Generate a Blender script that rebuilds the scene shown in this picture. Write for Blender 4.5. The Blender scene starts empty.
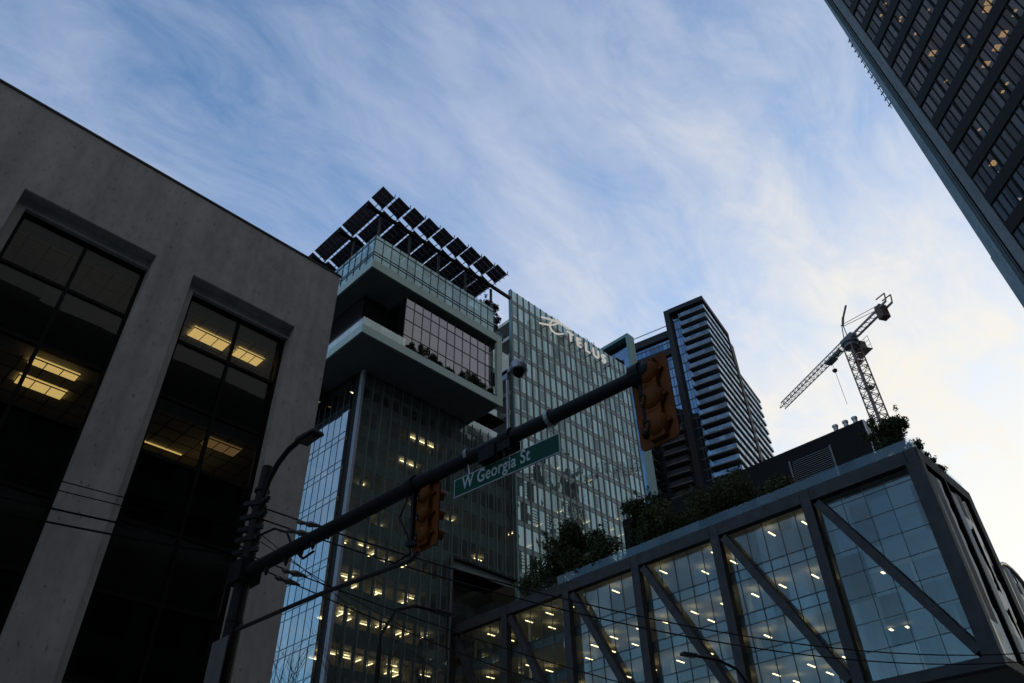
import bpy, math, random
from mathutils import Vector, Matrix
R = math.radians
rnd = random.Random(7)
sc = bpy.context.scene
COL = sc.collection

# ------------------------------------------------------------------ camera
cam_d = bpy.data.cameras.new('camera')
cam = bpy.data.objects.new('camera', cam_d)
COL.objects.link(cam)
pit, rol, yaw = R(39.2133), R(-1.46571), R(44.3110)
fw = Vector((math.cos(yaw)*math.cos(pit), math.sin(yaw)*math.cos(pit), math.sin(pit)))
rt = Vector((math.sin(yaw), -math.cos(yaw), 0))
up = rt.cross(fw)
rt2 = rt*math.cos(rol) + up*math.sin(rol)
up2 = up*math.cos(rol) - rt*math.sin(rol)
M = Matrix((rt2, up2, -fw)).transposed().to_4x4()
M.translation = (0, 0, 1.6)
cam.matrix_world = M
cam_d.sensor_width = 36
cam_d.lens = 36*752.99/1024
cam_d.clip_start = 0.1
cam_d.clip_end = 6000
sc.camera = cam

# ------------------------------------------------------------------ light
CLOUD_K = 2.1
REAR = (5.7, 5.65, 5.4, 1)
SUN_AZ, SUN_EL = 4.0, 6.5          # degrees from +X towards +Y, above the horizon
world = bpy.data.worlds.new('World')
sc.world = world
world.use_nodes = True
wn, wl = world.node_tree.nodes, world.node_tree.links
wn.clear()
def W(t, **k):
    n = wn.new(t)
    for a, b in k.items(): setattr(n, a, b)
    return n
def wmath(op, a, b=None, clamp=False):
    n = W('ShaderNodeMath', operation=op, use_clamp=clamp)
    for i, v in enumerate((a, b)):
        if v is None: continue
        if isinstance(v, (int, float)): n.inputs[i].default_value = v
        else: wl.new(v, n.inputs[i])
    return n.outputs[0]
sky = W('ShaderNodeTexSky', sky_type='NISHITA', sun_disc=False)
sky.sun_elevation = R(SUN_EL)
sky.sun_rotation = R(90 - SUN_AZ)
sky.altitude = 0
sky.air_density = 1.0
sky.dust_density = 0.6
sky.ozone_density = 1.4
tc = W('ShaderNodeTexCoord')
sep = W('ShaderNodeSeparateXYZ')
wl.new(tc.outputs['Generated'], sep.inputs[0])
dz = wmath('MAXIMUM', wmath('ADD', sep.outputs[2], 0.12), 0.05)
px = wmath('DIVIDE', sep.outputs[0], dz)
py = wmath('DIVIDE', sep.outputs[1], dz)
comb = W('ShaderNodeCombineXYZ')
wl.new(px, comb.inputs[0]); wl.new(py, comb.inputs[1])
def cloud_noise(rot, sx, sy, scale, detail, rough, dist, loc):
    mp = W('ShaderNodeMapping')
    mp.inputs['Rotation'].default_value = (0, 0, R(rot))
    mp.inputs['Scale'].default_value = (sx, sy, 1)
    mp.inputs['Location'].default_value = loc
    wl.new(comb.outputs[0], mp.inputs[0])
    n = W('ShaderNodeTexNoise')
    n.inputs['Scale'].default_value = scale
    n.inputs['Detail'].default_value = detail
    n.inputs['Roughness'].default_value = rough
    n.inputs['Distortion'].default_value = dist
    wl.new(mp.outputs[0], n.inputs[0])
    return n.outputs[0]
streak = cloud_noise(-2, 0.55, 1.6, 2.1, 13, 0.62, 0.55, (6.7, 2.6, 6))
broad = cloud_noise(-12, 0.8, 1.0, 1.5, 6, 0.58, 0.7, (0.6, 6.3, 2.6))
wisps = cloud_noise(16, 0.9, 1.9, 4.6, 14, 0.66, 0.8, (0.3, 2.2, 3))
cl = wmath('ADD', wmath('ADD', wmath('MULTIPLY', streak, 0.44), wmath('MULTIPLY', broad, 0.56)), wmath('MULTIPLY', wisps, 0.42))
# more veil towards the setting sun
sd = Vector((math.cos(R(SUN_AZ))*math.cos(R(18)), math.sin(R(SUN_AZ))*math.cos(R(18)), math.sin(R(18))))
dot = W('ShaderNodeVectorMath', operation='DOT_PRODUCT')
wl.new(tc.outputs['Generated'], dot.inputs[0]); dot.inputs[1].default_value = sd
def wrange(v, a0, a1, b0, b1, it='LINEAR'):
    n = W('ShaderNodeMapRange', interpolation_type=it)
    wl.new(v, n.inputs[0])
    for i, x in enumerate((a0, a1, b0, b1)): n.inputs[i+1].default_value = x
    return n.outputs[0]
veil = wrange(dot.outputs['Value'], 0.15, 1.0, 0.20, 0.70)
sunny = wrange(dot.outputs['Value'], 0.60, 1.0, 0.0, 1.0, 'SMOOTHSTEP')
mask = wmath('ADD', veil, wmath('MULTIPLY', wmath('SUBTRACT', cl, 0.715), CLOUD_K), True)
mask = wmath('MAXIMUM', wmath('MINIMUM', mask, 0.95), wrange(dot.outputs['Value'], 0.93, 1.0, 0.0, 0.9, 'SMOOTHSTEP'))
ccol = W('ShaderNodeMixRGB')
wl.new(sunny, ccol.inputs[0])
SKY_STR = 0.10
ccol.inputs[1].default_value = (5.9, 6.5, 8.1, 1)
ccol.inputs[2].default_value = (9.8, 9.25, 8.2, 1)
# clear air: the sky model, seen through the exposure of the photograph
air = W('ShaderNodeMixRGB', blend_type='MULTIPLY')
air.inputs[0].default_value = 1.0
wl.new(sky.outputs[0], air.inputs[1])
air.inputs[2].default_value = (2.4, 3.2, 4.2, 1)
smix = W('ShaderNodeMixRGB')
wl.new(mask, smix.inputs[0])
wl.new(air.outputs[0], smix.inputs[1]); wl.new(ccol.outputs[0], smix.inputs[2])
# a pale even overcast lies over the half of the sky behind the viewer
back = wrange(wmath('ADD', wmath('MULTIPLY', sep.outputs[1], -1.0), wmath('MULTIPLY', sep.outputs[0], -0.25)), 0.05, 0.6, 0.0, 0.85, 'SMOOTHSTEP')
rear = W('ShaderNodeMixRGB')
wl.new(back, rear.inputs[0]); wl.new(smix.outputs[0], rear.inputs[1]); rear.inputs[2].default_value = REAR
bg = W('ShaderNodeBackground')
bg.inputs['Strength'].default_value = SKY_STR
wl.new(rear.outputs[0], bg.inputs['Color'])
wo = W('ShaderNodeOutputWorld')
wl.new(bg.outputs[0], wo.inputs[0])

sun_d = bpy.data.lights.new('sun', 'SUN')
sun_d.energy = 0.5
sun_d.angle = R(10)
sun_d.color = (1.0, 0.82, 0.62)
sun = bpy.data.objects.new('sun', sun_d)
COL.objects.link(sun)
sdir = Vector((math.cos(R(SUN_AZ))*math.cos(R(SUN_EL)), math.sin(R(SUN_AZ))*math.cos(R(SUN_EL)), math.sin(R(SUN_EL))))
sun.rotation_euler = sdir.to_track_quat('Z', 'Y').to_euler()
sun.location = (60, 10, 120)

sc.view_settings.view_transform = 'Standard'
sc.view_settings.look = 'None'
sc.view_settings.gamma = 1.0
sc.view_settings.exposure = 0.0
sc.view_settings.use_curve_mapping = False
try:
    sc.cycles.use_denoising = True
    sc.cycles.max_bounces = 8
    sc.cycles.diffuse_bounces = 2
    sc.cycles.glossy_bounces = 3
    sc.cycles.transparent_max_bounces = 16
    sc.cycles.caustics_reflective = False
    sc.cycles.caustics_refractive = False
    sc.cycles.sample_clamp_indirect = 4
except Exception:
    pass

# ------------------------------------------------------------------ mesh helpers
class MB:
    def __init__(s): s.v, s.f, s.isl = [], [], []
    def add(s, vs, fs):
        o = len(s.v); s.isl.append((o, o+len(vs), len(s.f), len(s.f)+len(fs))); s.v += [tuple(v) for v in vs]; s.f += [tuple(i+o for i in f) for f in fs]; return s
    def box(s, x0, x1, y0, y1, z0, z1):
        return s.add([(x0,y0,z0),(x1,y0,z0),(x1,y1,z0),(x0,y1,z0),(x0,y0,z1),(x1,y0,z1),(x1,y1,z1),(x0,y1,z1)],
            [(0,3,2,1),(4,5,6,7),(0,1,5,4),(1,2,6,5),(2,3,7,6),(3,0,4,7)])
    def quad(s, a, b, c, d): return s.add([a,b,c,d], [(0,1,2,3)])
    def hexa(s, p):   # eight corners, bottom four then top four
        return s.add(p, [(0,3,2,1),(4,5,6,7),(0,1,5,4),(1,2,6,5),(2,3,7,6),(3,0,4,7)])
    def bar(s, p, q, w, h, upv=(0,0,1)):
        p, q = Vector(p), Vector(q); d = (q-p).normalized(); u = Vector(upv)
        a = d.cross(u)
        if a.length < 1e-4: a = d.cross(Vector((1,0,0)))
        a.normalize(); b = a.cross(d).normalized()
        a *= w/2; b *= h/2
        return s.add([p-a-b,p+a-b,p+a+b,p-a+b,q-a-b,q+a-b,q+a+b,q-a+b],
            [(0,3,2,1),(4,5,6,7),(0,1,5,4),(1,2,6,5),(2,3,7,6),(3,0,4,7)])
    def tube(s, pts, r, n=8, r2=None):
        pts = [Vector(p) for p in pts]; m = len(pts)
        rings = []
        ref = None
        for i, p in enumerate(pts):
            d = (pts[min(i+1,m-1)] - pts[max(i-1,0)]).normalized()
            if ref is None:
                ref = d.cross(Vector((0,0,1)))
                if ref.length < 1e-3: ref = d.cross(Vector((1,0,0)))
            a = (ref - d*ref.dot(d)).normalized(); ref = a; b = d.cross(a)
            rr = r if r2 is None else r + (r2-r)*i/(m-1)
            if isinstance(r, (list, tuple)): rr = r[i]
            rings.append([p + (a*math.cos(2*math.pi*k/n) + b*math.sin(2*math.pi*k/n))*rr for k in range(n)])
        vs = [v for g in rings for v in g]; fs = []
        for i in range(m-1):
            for k in range(n):
                fs.append((i*n+k, i*n+(k+1)%n, (i+1)*n+(k+1)%n, (i+1)*n+k))
        fs.append(tuple(range(n-1,-1,-1))); fs.append(tuple((m-1)*n+k for k in range(n)))
        return s.add(vs, fs)
    def lathe(s, c, axis, prof, n=20):      # prof: (distance along axis, radius)
        c, ax = Vector(c), Vector(axis).normalized()
        a = ax.cross(Vector((0,0,1)))
        if a.length < 1e-3: a = ax.cross(Vector((1,0,0)))
        a.normalize(); b = ax.cross(a)
        vs = [c + ax*t + (a*math.cos(2*math.pi*k/n)+b*math.sin(2*math.pi*k/n))*r for t, r in prof for k in range(n)]
        fs = [(i*n+k, i*n+(k+1)%n, (i+1)*n+(k+1)%n, (i+1)*n+k) for i in range(len(prof)-1) for k in range(n)]
        fs.append(tuple(range(n-1,-1,-1))); fs.append(tuple((len(prof)-1)*n+k for k in range(n)))
        return s.add(vs, fs)
    def prism(s, poly, axis, t0, t1):       # 2D polygon extruded along axis 'x','y' or 'z'
        def P(u, w, t): return {'x':(t,u,w),'y':(u,t,w),'z':(u,w,t)}[axis]
        n = len(poly)
        vs = [P(u,w,t0) for u,w in poly] + [P(u,w,t1) for u,w in poly]
        fs = [tuple(range(n-1,-1,-1)), tuple(range(n,2*n))] + [(i,(i+1)%n,n+(i+1)%n,n+i) for i in range(n)]
        return s.add(vs, fs)
    def build_each(s, name, mat, parent=None, bevel=0):
        for (a, b, c, d) in s.isl:
            q = MB(); q.v = s.v[a:b]; q.f = [tuple(i-a for i in f) for f in s.f[c:d]]; q.build(name, mat, parent, bevel)
    def build(s, name, mat, parent=None, bevel=0, smooth=False):
        me = bpy.data.meshes.new(name)
        o = bpy.data.objects.new(name, me)
        COL.objects.link(o)
        org = ORG.get(parent.name, Vector((0,0,0))) if parent else Vector((0,0,0))
        me.from_pydata([tuple(Vector(v)-org) for v in s.v], [], s.f)
        me.materials.append(mat)
        if smooth:
            for p in me.polygons: p.use_smooth = True
        me.update()
        if parent:
            o.parent = parent; ORG[o.name] = org
        if bevel:
            b = o.modifiers.new('bevel', 'BEVEL'); b.width = bevel; b.segments = 2; b.limit_method = 'ANGLE'
        return o
ORG = {}
def tag(o, label=None, cat=None, group=None, kind=None):
    for k, v in (('label',label),('category',cat),('group',group),('kind',kind)):
        if v: o[k] = v
    return o
def thing(name, label, cat, loc, group=None, rotz=0):
    o = bpy.data.objects.new(name, None); COL.objects.link(o)
    o.location = loc; o.rotation_euler = (0,0,rotz)
    o.empty_display_size = 0.5
    ORG[o.name] = Vector(loc) if rotz == 0 else Vector((0,0,0))   # a turned thing is built in its own axes
    return tag(o, label, cat, group)
def struct(name, mb, mat): return tag(mb.build(name, mat), kind='structure')

# ------------------------------------------------------------------ materials
def mat(name):
    m = bpy.data.materials.new(name); m.use_nodes = True
    nt = m.node_tree; nt.nodes.clear()
    out = nt.nodes.new('ShaderNodeOutputMaterial')
    return m, nt, out
def simple(name, col, rough=0.6, metal=0.0, var=0.18, scale=3.0, bump=0.0, spec=0.4):
    m, nt, out = mat(name)
    b = nt.nodes.new('ShaderNodeBsdfPrincipled')
    b.inputs['Roughness'].default_value = rough; b.inputs['Metallic'].default_value = metal
    b.inputs['Specular IOR Level'].default_value = spec
    g = nt.nodes.new('ShaderNodeNewGeometry')
    n = nt.nodes.new('ShaderNodeTexNoise'); n.inputs['Scale'].default_value = scale; n.inputs['Detail'].default_value = 6
    nt.links.new(g.outputs['Position'], n.inputs[0])
    r = nt.nodes.new('ShaderNodeValToRGB')
    r.color_ramp.elements[0].position = 0.3; r.color_ramp.elements[1].position = 0.72
    r.color_ramp.elements[0].color = tuple(c*(1-var) for c in col)+(1,)
    r.color_ramp.elements[1].color = tuple(min(1,c*(1+var)) for c in col)+(1,)
    nt.links.new(n.outputs[0], r.inputs[0]); nt.links.new(r.outputs[0], b.inputs['Base Color'])
    if bump:
        bp = nt.nodes.new('ShaderNodeBump'); bp.inputs['Strength'].default_value = bump; bp.inputs['Distance'].default_value = 0.02
        nt.links.new(n.outputs[0], bp.inputs['Height']); nt.links.new(bp.outputs[0], b.inputs['Normal'])
    nt.links.new(b.outputs[0], out.inputs[0])
    return m
def emit(name, col, st):
    m, nt, out = mat(name)
    e = nt.nodes.new('ShaderNodeEmission'); e.inputs[0].default_value = col+(1,); e.inputs[1].default_value = st
    nt.links.new(e.outputs[0], out.inputs[0]); return m
def concrete(name, base, speck=0.5):
    m, nt, out = mat(name)
    N, L = nt.nodes.new, nt.links.new
    b = N('ShaderNodeBsdfPrincipled'); b.inputs['Roughness'].default_value = 0.9
    g = N('ShaderNodeNewGeometry')
    big = N('ShaderNodeTexNoise'); big.inputs['Scale'].default_value = 0.5; big.inputs['Detail'].default_value = 7; big.inputs['Roughness'].default_value = 0.65
    med = N('ShaderNodeTexNoise'); med.inputs['Scale'].default_value = 5.5; med.inputs['Detail'].default_value = 5
    mp = N('ShaderNodeMapping'); mp.inputs['Scale'].default_value = (1,1,0.45)
    fine = N('ShaderNodeTexNoise'); fine.inputs['Scale'].default_value = 11; fine.inputs['Detail'].default_value = 2
    L(g.outputs['Position'], mp.inputs[0]); L(g.outputs['Position'], big.inputs[0])
    L(mp.outputs[0], med.inputs[0]); L(mp.outputs[0], fine.inputs[0])
    r1 = N('ShaderNodeValToRGB')
    r1.color_ramp.elements[0].position = 0.3; r1.color_ramp.elements[1].position = 0.7
    r1.color_ramp.elements[0].color = tuple(c*0.82 for c in base)+(1,); r1.color_ramp.elements[1].color = tuple(c*1.12 for c in base)+(1,)
    L(big.outputs[0], r1.inputs[0])
    r2 = N('ShaderNodeValToRGB')
    r2.color_ramp.elements[0].position = 0.36; r2.color_ramp.elements[1].position = 0.62
    r2.color_ramp.elements[0].color = (0.90,0.90,0.90,1); r2.color_ramp.elements[1].color = (1.04,1.04,1.05,1)
    L(med.outputs[0], r2.inputs[0])
    r3 = N('ShaderNodeValToRGB')
    r3.color_ramp.elements[0].position = 0.27; r3.color_ramp.elements[1].position = 0.36
    r3.color_ramp.elements[0].color = (speck,speck*0.97,speck*0.94,1); r3.color_ramp.elements[1].color = (1,1,1,1)
    L(fine.outputs[0], r3.inputs[0])
    m1 = N('ShaderNodeMixRGB'); m1.blend_type='MULTIPLY'; m1.inputs[0].default_value = 1
    ms = N('ShaderNodeMapping'); ms.inputs['Scale'].default_value = (1.6,1.6,0.07); L(g.outputs['Position'], ms.inputs[0])
    stn = N('ShaderNodeTexNoise'); stn.inputs['Scale'].default_value = 1.3; stn.inputs['Detail'].default_value = 5; L(ms.outputs[0], stn.inputs[0])
    rs_ = N('ShaderNodeMapRange'); rs_.inputs[1].default_value = 0.35; rs_.inputs[2].default_value = 0.6; rs_.inputs[3].default_value = 0.86; rs_.inputs[4].default_value = 1.03; L(stn.outputs[0], rs_.inputs[0])
    m3 = N('ShaderNodeMixRGB'); m3.blend_type='MULTIPLY'; m3.inputs[0].default_value = 1
    m2 = N('ShaderNodeMixRGB'); m2.blend_type='MULTIPLY'; m2.inputs[0].default_value = 1
    L(r1.outputs[0], m1.inputs[1]); L(r2.outputs[0], m1.inputs[2]); L(m1.outputs[0], m2.inputs[1]); L(r3.outputs[0], m2.inputs[2])
    L(m2.outputs[0], m3.inputs[1]); L(rs_.outputs[0], m3.inputs[2]); L(m3.outputs[0], b.inputs['Base Color'])
    bp = N('ShaderNodeBump'); bp.inputs['Strength'].default_value = 0.18; bp.inputs['Distance'].default_value = 0.015
    L(med.outputs[0], bp.inputs['Height']); L(bp.outputs[0], b.inputs['Normal'])
    L(b.outputs[0], out.inputs[0]); return m
def glass(name, tint, refl, rough=0.0, pane=(1.45,1.45,3.7), wob=0.012, gtint=(1,1,1), body=None, bodyfac=0.0, vary=0.15, graze=0.95):
    """one sheet of curtain wall glass: tinted see-through + mirror reflection that grows at grazing angles;
    each pane sits at its own tiny tilt. body = a fritted or coated share of the sheet."""
    m, nt, out = mat(name)
    N, L = nt.nodes.new, nt.links.new
    g = N('ShaderNodeNewGeometry')
    dv = N('ShaderNodeVectorMath'); dv.operation = 'DIVIDE'; dv.inputs[1].default_value = pane
    fl = N('ShaderNodeVectorMath'); fl.operation = 'FLOOR'
    L(g.outputs['Position'], dv.inputs[0]); L(dv.outputs[0], fl.inputs[0])
    wn_ = N('ShaderNodeTexWhiteNoise'); wn_.noise_dimensions = '3D'; L(fl.outputs[0], wn_.inputs[0])
    sb = N('ShaderNodeVectorMath'); sb.operation = 'SUBTRACT'; sb.inputs[1].default_value = (0.5,0.5,0.5); L(wn_.outputs['Color'], sb.inputs[0])
    nz = N('ShaderNodeTexNoise'); nz.inputs['Scale'].default_value = 0.55; nz.inputs['Detail'].default_value = 2; L(g.outputs['Position'], nz.inputs[0])
    sb2 = N('ShaderNodeVectorMath'); sb2.operation = 'SUBTRACT'; sb2.inputs[1].default_value = (0.5,0.5,0.5); L(nz.outputs['Color'], sb2.inputs[0])
    ad = N('ShaderNodeVectorMath'); ad.operation = 'ADD'; L(sb.outputs[0], ad.inputs[0]); L(sb2.outputs[0], ad.inputs[1])
    sl = N('ShaderNodeVectorMath'); sl.operation = 'SCALE'; sl.inputs['Scale'].default_value = wob; L(ad.outputs[0], sl.inputs[0])
    an = N('ShaderNodeVectorMath'); an.operation = 'ADD'; L(g.outputs['Normal'], an.inputs[0]); L(sl.outputs[0], an.inputs[1])
    nn = N('ShaderNodeVectorMath'); nn.operation = 'NORMALIZE'; L(an.outputs[0], nn.inputs[0])
    lw = N('ShaderNodeLayerWeight'); lw.inputs['Blend'].default_value = 0.5
    pw = N('ShaderNodeMath'); pw.operation = 'POWER'; pw.inputs[1].default_value = 4.0; L(lw.outputs['Facing'], pw.inputs[0])
    mr = N('ShaderNodeMapRange'); mr.inputs[3].default_value = refl; mr.inputs[4].default_value = graze; L(pw.outputs[0], mr.inputs[0])
    tr = N('ShaderNodeBsdfTransparent'); tr.inputs[0].default_value = tint+(1,)
    gl = N('ShaderNodeBsdfGlossy'); gl.inputs['Roughness'].default_value = rough
    vr = N('ShaderNodeMapRange'); vr.inputs[3].default_value = 1-vary; vr.inputs[4].default_value = 1.0; L(wn_.outputs['Value'], vr.inputs[0])
    gc = N('ShaderNodeMixRGB'); gc.blend_type = 'MULTIPLY'; gc.inputs[0].default_value = 1; gc.inputs[1].default_value = gtint+(1,)
    L(vr.outputs[0], gc.inputs[2]); L(gc.outputs[0], gl.inputs[0]); L(nn.outputs[0], gl.inputs['Normal'])
    base = tr.outputs[0]
    if body:
        df = N('ShaderNodeBsdfDiffuse'); df.inputs[0].default_value = body+(1,)
        mb_ = N('ShaderNodeMixShader'); bf = N('ShaderNodeMapRange'); bf.inputs[3].default_value = bodyfac*0.55; bf.inputs[4].default_value = min(1,bodyfac*1.35); L(wn_.outputs['Value'], bf.inputs[0]); L(bf.outputs[0], mb_.inputs[0]); L(tr.outputs[0], mb_.inputs[1]); L(df.outputs[0], mb_.inputs[2]); base = mb_.outputs[0]
    mx = N('ShaderNodeMixShader'); L(mr.outputs[0], mx.inputs[0]); L(base, mx.inputs[1]); L(gl.outputs[0], mx.inputs[2])
    L(mx.outputs[0], out.inputs[0]); return m

m_conc = concrete('pale exposed concrete', (0.37,0.36,0.355))
m_conc_bounce = concrete('recess concrete lightened as bounce light', (0.42,0.415,0.40), 0.8)  # paler than the wall: bounced light put into the colour
m_pier = concrete('grey pier concrete', (0.155,0.165,0.18), 0.75)
m_pier2 = concrete('blue grey pier cladding', (0.19,0.25,0.29), 0.75)
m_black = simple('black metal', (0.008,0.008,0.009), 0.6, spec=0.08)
m_dark = simple('dark anodised metal', (0.030,0.031,0.035), 0.5, spec=0.2)
m_blackglass = simple('opaque black spandrel glass', (0.012,0.012,0.013), 0.12, spec=0.25)
m_steel = simple('charcoal painted steel', (0.033,0.032,0.037), 0.6, var=0.25, scale=1.2, spec=0.15)
m_pole = simple('black painted pole steel', (0.014,0.014,0.016), 0.6, spec=0.15)
m_galv = simple('galvanised steel', (0.33,0.34,0.36), 0.4, 0.6)
m_fin = simple('pale blue grey fin metal', (0.13,0.15,0.19), 0.5, 0.0)
m_skinfin = simple('slim grey glass fin', (0.085,0.10,0.105), 0.4)
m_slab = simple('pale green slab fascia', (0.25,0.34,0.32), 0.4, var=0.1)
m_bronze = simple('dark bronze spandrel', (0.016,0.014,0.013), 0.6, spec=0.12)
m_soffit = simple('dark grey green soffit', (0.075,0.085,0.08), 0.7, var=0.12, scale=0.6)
m_ceil = simple('office ceiling', (0.60,0.58,0.53), 0.9, var=0.06)
m_inner = simple('office interior wall', (0.20,0.19,0.17), 0.9, var=0.4, scale=0.35)
m_inner_blue = simple('blue grey interior wall', (0.22,0.28,0.32), 0.9, var=0.35, scale=0.4)
m_mull = simple('dark mullion metal', (0.045,0.055,0.062), 0.45)
m_spanlit = simple('grey spandrel panel', (0.15,0.165,0.17), 0.35, var=0.15)
m_spansail = simple('teal grey spandrel panel', (0.17,0.235,0.235), 0.3, var=0.15)
m_spandark = simple('dark green grey spandrel', (0.10,0.125,0.13), 0.4, var=0.2)
m_asphalt = simple('asphalt', (0.05,0.05,0.052), 0.9, scale=14)
m_walk = simple('pavement concrete', (0.30,0.29,0.28), 0.9)
m_ground = simple('ground', (0.12,0.12,0.11), 0.95, scale=0.2)
m_paint = simple('white road paint', (0.75,0.75,0.72), 0.7)
m_solar = simple('solar cell underside', (0.045,0.036,0.055), 0.45, var=0.35, scale=1.2)
m_orange = simple('orange signal paint', (0.135,0.040,0.007), 0.6, var=0.28, spec=0.12)
m_lens = simple('unlit signal lens', (0.03,0.02,0.012), 0.2)
m_signgreen = simple('street sign green', (0.003,0.058,0.036), 0.6, var=0.08, spec=0.2)
m_signwhite = simple('street sign white', (0.45,0.49,0.52), 0.6, var=0.03)
m_letter = emit('lit white sign letters', (1.0,0.96,0.88), 0.46)
m_leaf = simple('dark evergreen leaf', (0.030,0.040,0.020), 0.8, var=0.75, scale=4, spec=0.1)
m_leaf2 = simple('olive leaf', (0.045,0.050,0.022), 0.8, var=0.75, scale=4, spec=0.1)
m_bark = simple('bark', (0.055,0.045,0.038), 0.95, var=0.3, scale=12)
m_crane = simple('grey crane steel', (0.23,0.20,0.19), 0.5, var=0.2)
m_cranered = simple('crane mast steel', (0.18,0.10,0.09), 0.55, var=0.25)
m_cw = simple('rusty counterweight', (0.11,0.062,0.05), 0.8, var=0.25)
m_cab = simple('crane cab grey', (0.10,0.11,0.12), 0.4)
m_navy = simple('dark slate frame', (0.026,0.028,0.035), 0.6, spec=0.12)
m_balc = simple('balcony slab concrete', (0.13,0.14,0.16), 0.8)
m_teal = simple('teal metal frame', (0.10,0.20,0.21), 0.45)
m_block = simple('dark block wall', (0.09,0.085,0.08), 0.9)
m_white = simple('white stucco', (0.60,0.58,0.55), 0.8)
m_louvre = simple('dull grey louvre', (0.11,0.11,0.115), 0.6)
m_porc = simple('insulator', (0.10,0.08,0.07), 0.3)

g_left = glass('smoked window glass', (0.50,0.49,0.46), 0.018, pane=(1.74,3,1.88), wob=0.004, graze=0.25)
g_lit = glass('reflective green glass', (0.30,0.36,0.36), 0.34, pane=(1.41,1.41,3.55), wob=0.05, gtint=(0.60,0.82,0.80), body=(0.16,0.24,0.23), bodyfac=0.55, vary=0.40)
g_dark = glass('dull double skin glass', (0.62,0.68,0.68), 0.07, wob=0.015, gtint=(0.80,0.95,0.95), body=(0.14,0.18,0.18), bodyfac=0.14, vary=0.4)
g_blue = glass('blue mirror glass', (0.35,0.42,0.48), 0.44, wob=0.010, gtint=(0.80,0.92,0.92))
g_bridge = glass('clear blue glass', (0.64,0.71,0.70), 0.105, pane=(1.6,1.6,3.5), wob=0.02, gtint=(0.85,0.96,0.92), vary=0.4)
g_rail = glass('glass balustrade', (0.55,0.66,0.66), 0.26, gtint=(0.80,0.95,0.95), body=(0.24,0.34,0.34), bodyfac=0.25)
g_pink = glass('pale mirror screen glass', (0.22,0.22,0.22), 0.24, pane=(1.38,1.38,2.2), wob=0.006, gtint=(0.88,0.84,0.92))
g_res = glass('blue apartment glass', (0.10,0.12,0.15), 0.30, pane=(1.3,1.3,2.95), wob=0.02, gtint=(0.55,0.76,1.0), vary=0.5)
g_resrail = glass('balcony rail glass', (0.50,0.56,0.62), 0.16, wob=0.01, gtint=(0.72,0.88,1.0), body=(0.16,0.19,0.23), bodyfac=0.3, vary=0.5)
g_tower = glass('bronze window glass', (0.42,0.40,0.37), 0.05, pane=(0.78,0.78,3.73), wob=0.01, vary=0.5, body=(0.10,0.095,0.095), bodyfac=0.35, gtint=(1.0,0.92,0.86))
g_end = glass('dark end glass', (0.10,0.10,0.10), 0.10, pane=(1.2,1.2,9), wob=0.12, graze=0.34, vary=0.85)
g_upper = glass('teal parapet glass', (0.40,0.55,0.58), 0.20, pane=(1.31,1.4,9), wob=0.012, gtint=(0.70,0.95,1.0), body=(0.15,0.26,0.28), bodyfac=0.65, vary=0.25)
g_roofrail = glass('dim roof balustrade glass', (0.70,0.76,0.78), 0.07, gtint=(0.8,0.95,1.0), vary=0.3, graze=0.5)

e_warm = emit('warm office luminaire', (1.0,0.70,0.24), 1.05)
e_office = emit('pale office strip light', (1.0,0.76,0.38), 4.6)
e_small = emit('small downlight', (1.0,0.82,0.5), 3.0)
e_tower = emit("amber tower luminaire", (1.0,0.62,0.26), 1.1)

def light_bar(parent, p, q, w=0.13, h=0.05, m=None, name='ceiling_light'):
    return MB().bar(p, q, w, h).build(name, m or e_office, parent)

# ------------------------------------------------------------------ ground
struct('ground', MB().quad((-3000,-3000,-0.02),(3000,-3000,-0.02),(3000,3000,-0.02),(-3000,3000,-0.02)), m_ground)
road = MB().quad((-400,1.5,0.0),(400,1.5,0.0),(400,11.5,0.0),(-400,11.5,0.0))
struct('road', road, m_asphalt)
struct('side_road', MB().quad((18,11.5,-0.004),(33,11.5,-0.004),(33,400,-0.004),(18,400,-0.004)), m_asphalt)
struct('pavement', MB().box(-400,18,11.5,60,-0.3,0.13).box(33,400,11.5,60,-0.3,0.13).box(-400,400,-16,1.5,-0.3,0.13), m_walk)
mk = MB()
for k in range(-30, 60): mk.quad((k*6,6.44,0.004),(k*6+3,6.44,0.004),(k*6+3,6.56,0.004),(k*6,6.56,0.004))
for k in range(8): mk.quad((15.2,2.2+k*1.15,0.004),(17.6,2.2+k*1.15,0.004),(17.6,2.7+k*1.15,0.004),(15.2,2.7+k*1.15,0.004))
struct('road_markings', mk, m_paint)

# ------------------------------------------------------------------ concrete building on the left
lb = thing('concrete_building', 'pale grey concrete building with tall dark recessed windows at left', 'building', (-5,28,0))
XR = 10.19
wb = MB()
openings = [(-9.81+0, -6.12), (-4.83,-1.05), (0.152,3.93), (5.13,8.82)]
wb.box(-26,XR,19,19.9,18.49,21.75)                      # wide parapet band
edges = [-26] + [e for o in openings for e in o] + [XR]
for a, b in zip(edges[0::2], edges[1::2]): wb.box(a,b,19,19.9,1.2,18.488)
wb.box(-26,XR,19.0,19.9,0.1,1.198)
wb.box(XR-0.4,XR,19.902,44,0.1,21.7)                    # end wall
wb.box(-26,-25.6,19.902,44,0.1,21.7)
wb.box(-25.6,XR-0.4,43.6,44,0.1,21.7)
wb.box(-25.598,XR-0.402,19.902,43.598,21.0,21.5)
wb.build('wall', m_conc, lb)
MB().box(-26.04,XR+0.04,18.965,19.5,21.752,21.83).box(XR-0.45,XR+0.04,19.502,44.04,21.752,21.83).build('coping', m_dark, lb)
levels = [18.15,16.36,14.37,12.50,10.52,8.65,6.67,4.80,2.82,1.2]
room = MB()
for z in (17.86,14.10,10.25,6.4,2.55): room.box(-25,9.7,19.95,28,z,z+0.35)
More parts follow.
